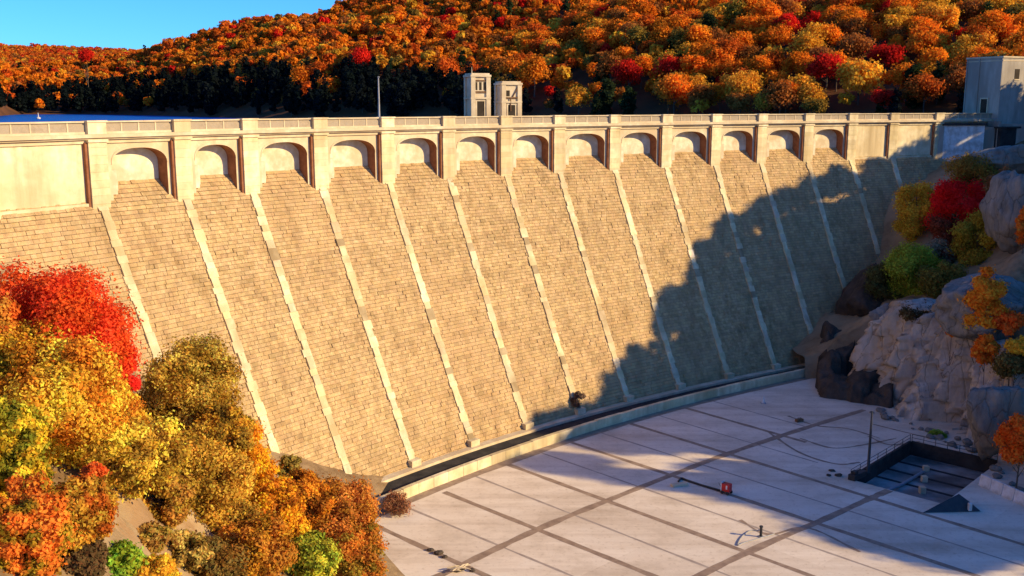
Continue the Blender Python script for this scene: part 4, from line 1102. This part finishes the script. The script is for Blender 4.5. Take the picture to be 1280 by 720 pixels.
# blockhouse at the right end of the crest
def blockhouse():
    # near corner at px 1248
    s_b = None
    Y = 226.0; c = at(1248, 145, Y); hd = heading(195)
    z0 = 43.0; h = at(1248, 72, Y).z - z0
    e = empty('blockhouse', (c.x, c.y, z0), hd); tag(e, 'tall square pale concrete blockhouse with a dark door at the right end of the dam', 'building')
    # local x along the dam (to the right/far), local y up-stream
    Lx, Ly = 15.0, 9.6
    mb = MB(); mb.box(0, Lx, 0, Ly, -6, h); mb.build('wall', 'building', e)
    mb = MB(); mb.box(-.2, Lx + .2, -.2, Ly + .2, h, h + .35); mb.box(-.05, Lx, -.05, Ly, h - .7, h - .5); mb.build('roof_edge', 'trim', e)
    mb = MB()
    for y in (0.02, Ly * .62, Ly - .3): mb.box(-.16, .05, y, y + .28, 0, h - .01)
    mb.build('wall_pilaster', 'building', e)
    d = MB(); d.box(-.06, .1, 3.2, 4.9, 2.2, 6.0); dd = d.build('door', 'opening', e)
    mb = MB(); mb.box(-.16, .02, 2.95, 3.2, 2.0, 6.2); mb.box(-.16, .02, 4.9, 5.15, 2.0, 6.2); mb.box(-.18, .02, 2.95, 5.15, 6.0, 6.3); mb.build('door_frame', 'trim', dd)
    for x in (4, 9.5):
        w = MB(); w.box(x, x + 1.5, -.05, .1, h - 4.6, h - 2.4); ww = w.build('window', 'opening', e)
        w = MB(); w.box(x - .15, x + 1.65, -.14, .02, h - 4.85, h - 4.6); w.build('window_sill', 'trim', ww)
    mb = MB(); mb.box(-2.6, Lx + 2, -3.2, 11, -7, -.4); mb.box(-2.9, Lx + 2.3, -3.5, 11.3, -.4, 0.0); mb.build('terrace', 'hole', e)
blockhouse()
# abutment building below
def abutment():
    Y = 221.0; c = at(1176, 200, Y); hd = heading(190) - 0.28
    e = empty('abutment_building', (c.x, c.y, 34.0), hd); tag(e, 'low whitewashed abutment building in blue shade below the blockhouse', 'building')
    Wd = 9.9; h = at(1176, 157, Y).z - 34.0
    mb = MB(); mb.box(0, Wd, 0, 4.5, -3, h); mb.build('wall', 'white', e)
    mb = MB(); mb.box(-.3, Wd + .3, -.35, 4.8, h, h + .5); mb.build('roof', 'hole', e)
    mb = MB(); mb.box(Wd, Wd + 3.0, .5, 4.5, -3, h - .3); mb.box(Wd + 3.0, Wd + 3.8, -.2, 4.5, -3, h + .9); mb.build('wing_wall', 'building', e)
    mb = MB(); mb.box(Wd + 3.8, Wd + 22, .3, 4.5, -3, h + .3); mb.build('retaining_wall', 'building', e)
    mb = MB(); mb.box(3.4, 4.2, -.05, .1, 0.3, 2.9); mb.box(6.4, 6.9, -.05, .1, 0.2, 2.2); mb.build('doorway', 'metal', e)
    mb = MB(); mb.box(-1.6, 0, -.4, 4.5, -3, h - .2); mb.build('end_pier', 'building', e)
    mb = MB()
    for k in range(12): mb.tube([(-1 + k * 1.3, -.1, h + .5), (-1 + k * 1.3, -.1, h + 1.5)], [.04, .04], 5)
    mb.tube([(-1, -.1, h + 1.5), (13.3, -.1, h + 1.5)], [.04, .04], 5); mb.build('railing', 'metal', e)
abutment()

# ------------------------------------------------------------------ things on the apron
# red pump cart with a white post and hose
p = on_z(908, 617)
e = empty('pump_cart', p, rad(-40)); tag(e, 'small red pump cart with a white end panel standing in the shade on the apron', 'cart')
mb = MB(); mb.box(-.55, .55, -.4, .4, .35, 1.35); mb.build('body', 'redpaint', e, bevel=0.06)
mb = MB(); mb.box(-.62, -.5, -.42, .42, .3, 1.5); mb.build('end_panel', 'white', e, bevel=0.02)
mb = MB(); mb.box(.1, .3, -.44, -.39, .7, 1.2); mb.build('sticker', 'white', e)
for sx in (-.38, .38):
    mb = MB(); mb.tube([(sx, -.5, .22), (sx, -.38, .22)], [.22, .22], 14); mb.tube([(sx, .38, .22), (sx, .5, .22)], [.22, .22], 14); mb.build('wheel', 'black', e)
mb = MB(); mb.tube([(-.6, 0, .6), (-1.0, 0, .9), (-1.1, 0, 1.2)], [.03] * 3, 6); mb.build('handle', 'black', e)
hose = [on_z(x, y, 0.1) for x, y in ((903, 614), (885, 609), (862, 602), (852, 598), (848, 602))]
mb = MB(); hp = catmull(hose, 6); mb.tube([(v.x, v.y, .13) for v in hp], [.13] * len(hp), 8); o = mb.build('suction_hose', 'black', smooth=True); tag(o, 'thick dark suction hose lying behind the red pump cart', 'hose')
p = on_z(849, 607); o = MB(); o.box(-1.1, 1.1, -.35, .35, 0, .3); o = o.build('concrete_block', 'trim', bevel=0.04); o.location = p; o.rotation_euler = (0, 0, rad(20)); tag(o, 'flat pale concrete block at the far end of the suction hose', 'block')
# standpipe and looping hose
p = on_z(951, 671)
e = empty('standpipe', p); tag(e, 'upright dark standpipe beside a looping hose on the sunlit apron', 'pipe')
mb = MB(); mb.tube([(0, 0, 0), (0, 0, 1.15)], [.16, .15], 12); mb.tube([(0, 0, 1.15), (0, 0, 1.3)], [.22, .2], 12); mb.build('pipe', 'black', e)
mb = MB(); mb.tube([(0, 0, .8), (-.35, 0, .8)], [.07, .07], 8); mb.build('outlet', 'metal', e)
mb = MB(); mb.tube([(0, 0, 0), (0, 0, .08)], [.32, .32], 12); mb.build('flange', 'metal', e)
hp = catmull([on_z(x, y) for x, y in ((948, 664), (938, 664), (927, 672), (922, 682), (930, 679), (944, 675), (958, 671), (968, 668))], 6)
mb = MB(); mb.tube([(v.x, v.y, .07) for v in hp], [.07] * len(hp), 8); o = mb.build('hose', 'metal', smooth=True); tag(o, 'thin grey hose looping round the standpipe', 'hose')
# marker, crate of debris
p = on_z(954, 504); e = empty('marker_cone', p); tag(e, 'small white marker cone alone on the shaded far apron', 'cone')
mb = MB(); mb.tube([(0, 0, .06), (0, 0, 1.2)], [.3, .06], 14); mb.build('cone', 'white', e); mb = MB(); mb.box(-.4, .4, -.4, .4, 0, .06); mb.build('base', 'metal', e)
p = on_z(999, 527); e = empty('toolbox', p, .4); tag(e, 'small reddish brown toolbox on the shaded apron near the long joint', 'box')
mb = MB(); mb.box(-.6, .6, -.3, .3, 0, .45); mb.build('box', 'brown', e, bevel=.03); mb = MB(); mb.tube([(-.3, 0, .45), (-.3, 0, .62), (.3, 0, .62), (.3, 0, .45)], [.03] * 4, 6); mb.build('handle', 'black', e)
# lamp post by the basin and its plinth
mast(1085, 514, 590, on_z(1083, 592).y, 'tall dark post standing at the corner of the sunken basin', r=0.16, name='dark_post', arm=False, z0=0.0)
p = on_z(1072, 597); o = MB(); o.box(-1.6, 1.4, -.5, .5, 0, .75); o.box(-1.2, -.4, -.3, .3, .75, 1.15); o = o.build('equipment_box', 'black', bevel=.05); o.location = p; o.rotation_euler = (0, 0, rad(42)); tag(o, 'low black equipment box at the foot of the dark post', 'box')
for k_, (x, y, r_) in enumerate(((1040, 588, .35), (1048, 594, .45), (1036, 594, .3))):
    boulder('rubble_stone', on_z(x, y, .1), (r_ * 1.4, r_, r_ * .6), ['middle', 'right', 'left'][k_] + ' one of three small stones left of the black equipment box', 80 + k_, 'darkrock', 'stone', 'stones by the equipment box', n=8)
# dark canopy (triangular)
p = on_z(1190, 636); e = empty('tarpaulin_shelter', p, rad(12)); tag(e, 'dark low tarpaulin shelter with a white sack beside the sunken basin', 'shelter')
mb = MB()
A_, B_, C_, D_ = (-4.2, -.4, .05), (2.8, -1.5, .05), (3.4, 1.2, .05), (-.6, 1.6, .05); T_ = (1.0, .3, 1.7)
for a, b in ((A_, B_), (B_, C_), (C_, D_), (D_, A_)): mb.poly([a, b, T_])
mb.poly([D_, C_, B_, A_]); mb.build('tarpaulin', 'black', e)
mb = MB(); mb.box(1.3, 1.75, -1.35, -.95, .1, 1.1); mb.build('sack', 'white', e, bevel=.1)
# barriers
a = on_z(1226, 606); b = on_z(1300, 640); n = 5
for k in range(n):
    q = a.lerp(b, (k + .5) / n); L = (b - a).length / n - .06; e_ = MB(); h = 1.5
    e_.hexa([(-L / 2, -.42, 0), (L / 2, -.42, 0), (L / 2, .42, 0), (-L / 2, .42, 0), (-L / 2, -.16, h), (L / 2, -.16, h), (L / 2, .16, h), (-L / 2, .16, h)])
    e_.box(-L / 2, L / 2, -.46, .46, 0, .18)
    o = e_.build('concrete_barrier', 'white', bevel=.05); o.location = q; o.rotation_euler = (0, 0, math.atan2(b.y - a.y, b.x - a.x) + random.uniform(-.05, .05))
    tag(o, ORD[k] + ' white concrete barrier from the left in the row below the cliff', 'barrier', 'row of white barriers')
# driftwood/debris at the bottom
p = on_z(578, 714); e = empty('debris_pile', p, .3); tag(e, 'pile of pale broken branches and dark stones at the bottom edge of the apron', 'debris pile')
rng = random.Random(4)
for k in range(9):
    mb = MB(); a = rng.uniform(-.6, .6); x0, y0 = rng.uniform(-.8, .8), rng.uniform(-.5, .5); L = rng.uniform(.8, 1.8); z = .15 + rng.random() * .4
    mb.tube([(x0 - L / 2 * math.cos(a), y0 - L / 2 * math.sin(a), z), (x0, y0, z + .12), (x0 + L / 2 * math.cos(a), y0 + L / 2 * math.sin(a), z + rng.uniform(-.1, .2))], [.07, .09, .04], 6); mb.build('branch', 'trim', e)
for k in range(4):
    mb = MB(); x0, y0, r_ = rng.uniform(-1, 1), rng.uniform(-.5, .5), rng.uniform(.25, .45)
    mb.tube([(x0, y0, 0), (x0, y0, r_ * .6), (x0 + .05, y0, r_)], [r_, r_ * .9, r_ * .3], 7); mb.build('stone', 'darkrock', e)
for k_, (x, y, r_, lb) in enumerate(((538, 687, .35, 'left'), (548, 691, .5, 'middle'), (556, 696, .3, 'right'))):
    boulder('rubble_stone', on_z(x, y, .1), (r_ * 1.3, r_, r_ * .6), lb + ' one of three brown stones on the cross joint above the debris pile', 90 + k_, 'darkrock', 'stone', 'stones on the cross joint', n=8)
p = at(48, 147, 470); e = empty('buoy', (p.x, p.y, ZW)); tag(e, 'tiny white buoy on the reservoir at the left', 'buoy')
mb = MB(); mb.tube([(0, 0, -.3), (0, 0, .6), (0, 0, .9)], [.9, .9, .3], 10); mb.build('float', 'white', e); mb = MB(); mb.tube([(0, 0, .9), (0, 0, 2.8)], [.2, .12], 6); mb.build('mast', 'white', e)

# ------------------------------------------------------------------ light, sky, camera
world = bpy.data.worlds.new('World'); scene.world = world; world.use_nodes = True
nt = world.node_tree; nt.nodes.clear()
sky = nt.nodes.new('ShaderNodeTexSky'); sky.sky_type = 'NISHITA'; sky.sun_disc = False
sky.sun_elevation = SUN_EL; sky.sun_rotation = math.pi / 2 - SUN_AZ
sky.altitude = 300; sky.air_density = 1.0; sky.dust_density = 0.0; sky.ozone_density = 7.0
bg = nt.nodes.new('ShaderNodeBackground'); bg.inputs[1].default_value = 0.098
wo = nt.nodes.new('ShaderNodeOutputWorld'); tint = mix(nt, sky.outputs[0], (0.45, 1.05, 1.6), 1.0, 'MULTIPLY'); nt.links.new(tint, bg.inputs[0]); nt.links.new(bg.outputs[0], wo.inputs[0])
sun = bpy.data.lights.new('sun', 'SUN'); sun.energy = 5.0; sun.angle = rad(0.5); sun.color = (1.0, 0.755, 0.40)
so = bpy.data.objects.new('sun', sun); col.objects.link(so)
so.rotation_euler = Vector((SX * math.cos(SUN_EL), SY * math.cos(SUN_EL), math.sin(SUN_EL))).to_track_quat('Z', 'Y').to_euler()

cam = bpy.data.cameras.new('camera'); co = bpy.data.objects.new('camera', cam); col.objects.link(co)
cam.sensor_width = 36; cam.lens = 36 * FPX / 1280; cam.clip_start = 0.5; cam.clip_end = 12000
co.location = (0, 0, CAMZ); co.rotation_euler = (math.pi / 2 - PITCH, 0, 0); scene.camera = co
scene.view_settings.view_transform = 'Standard'; scene.view_settings.look = 'None'
scene.view_settings.gamma = 1; scene.view_settings.exposure = 0.5; scene.view_settings.use_curve_mapping = False
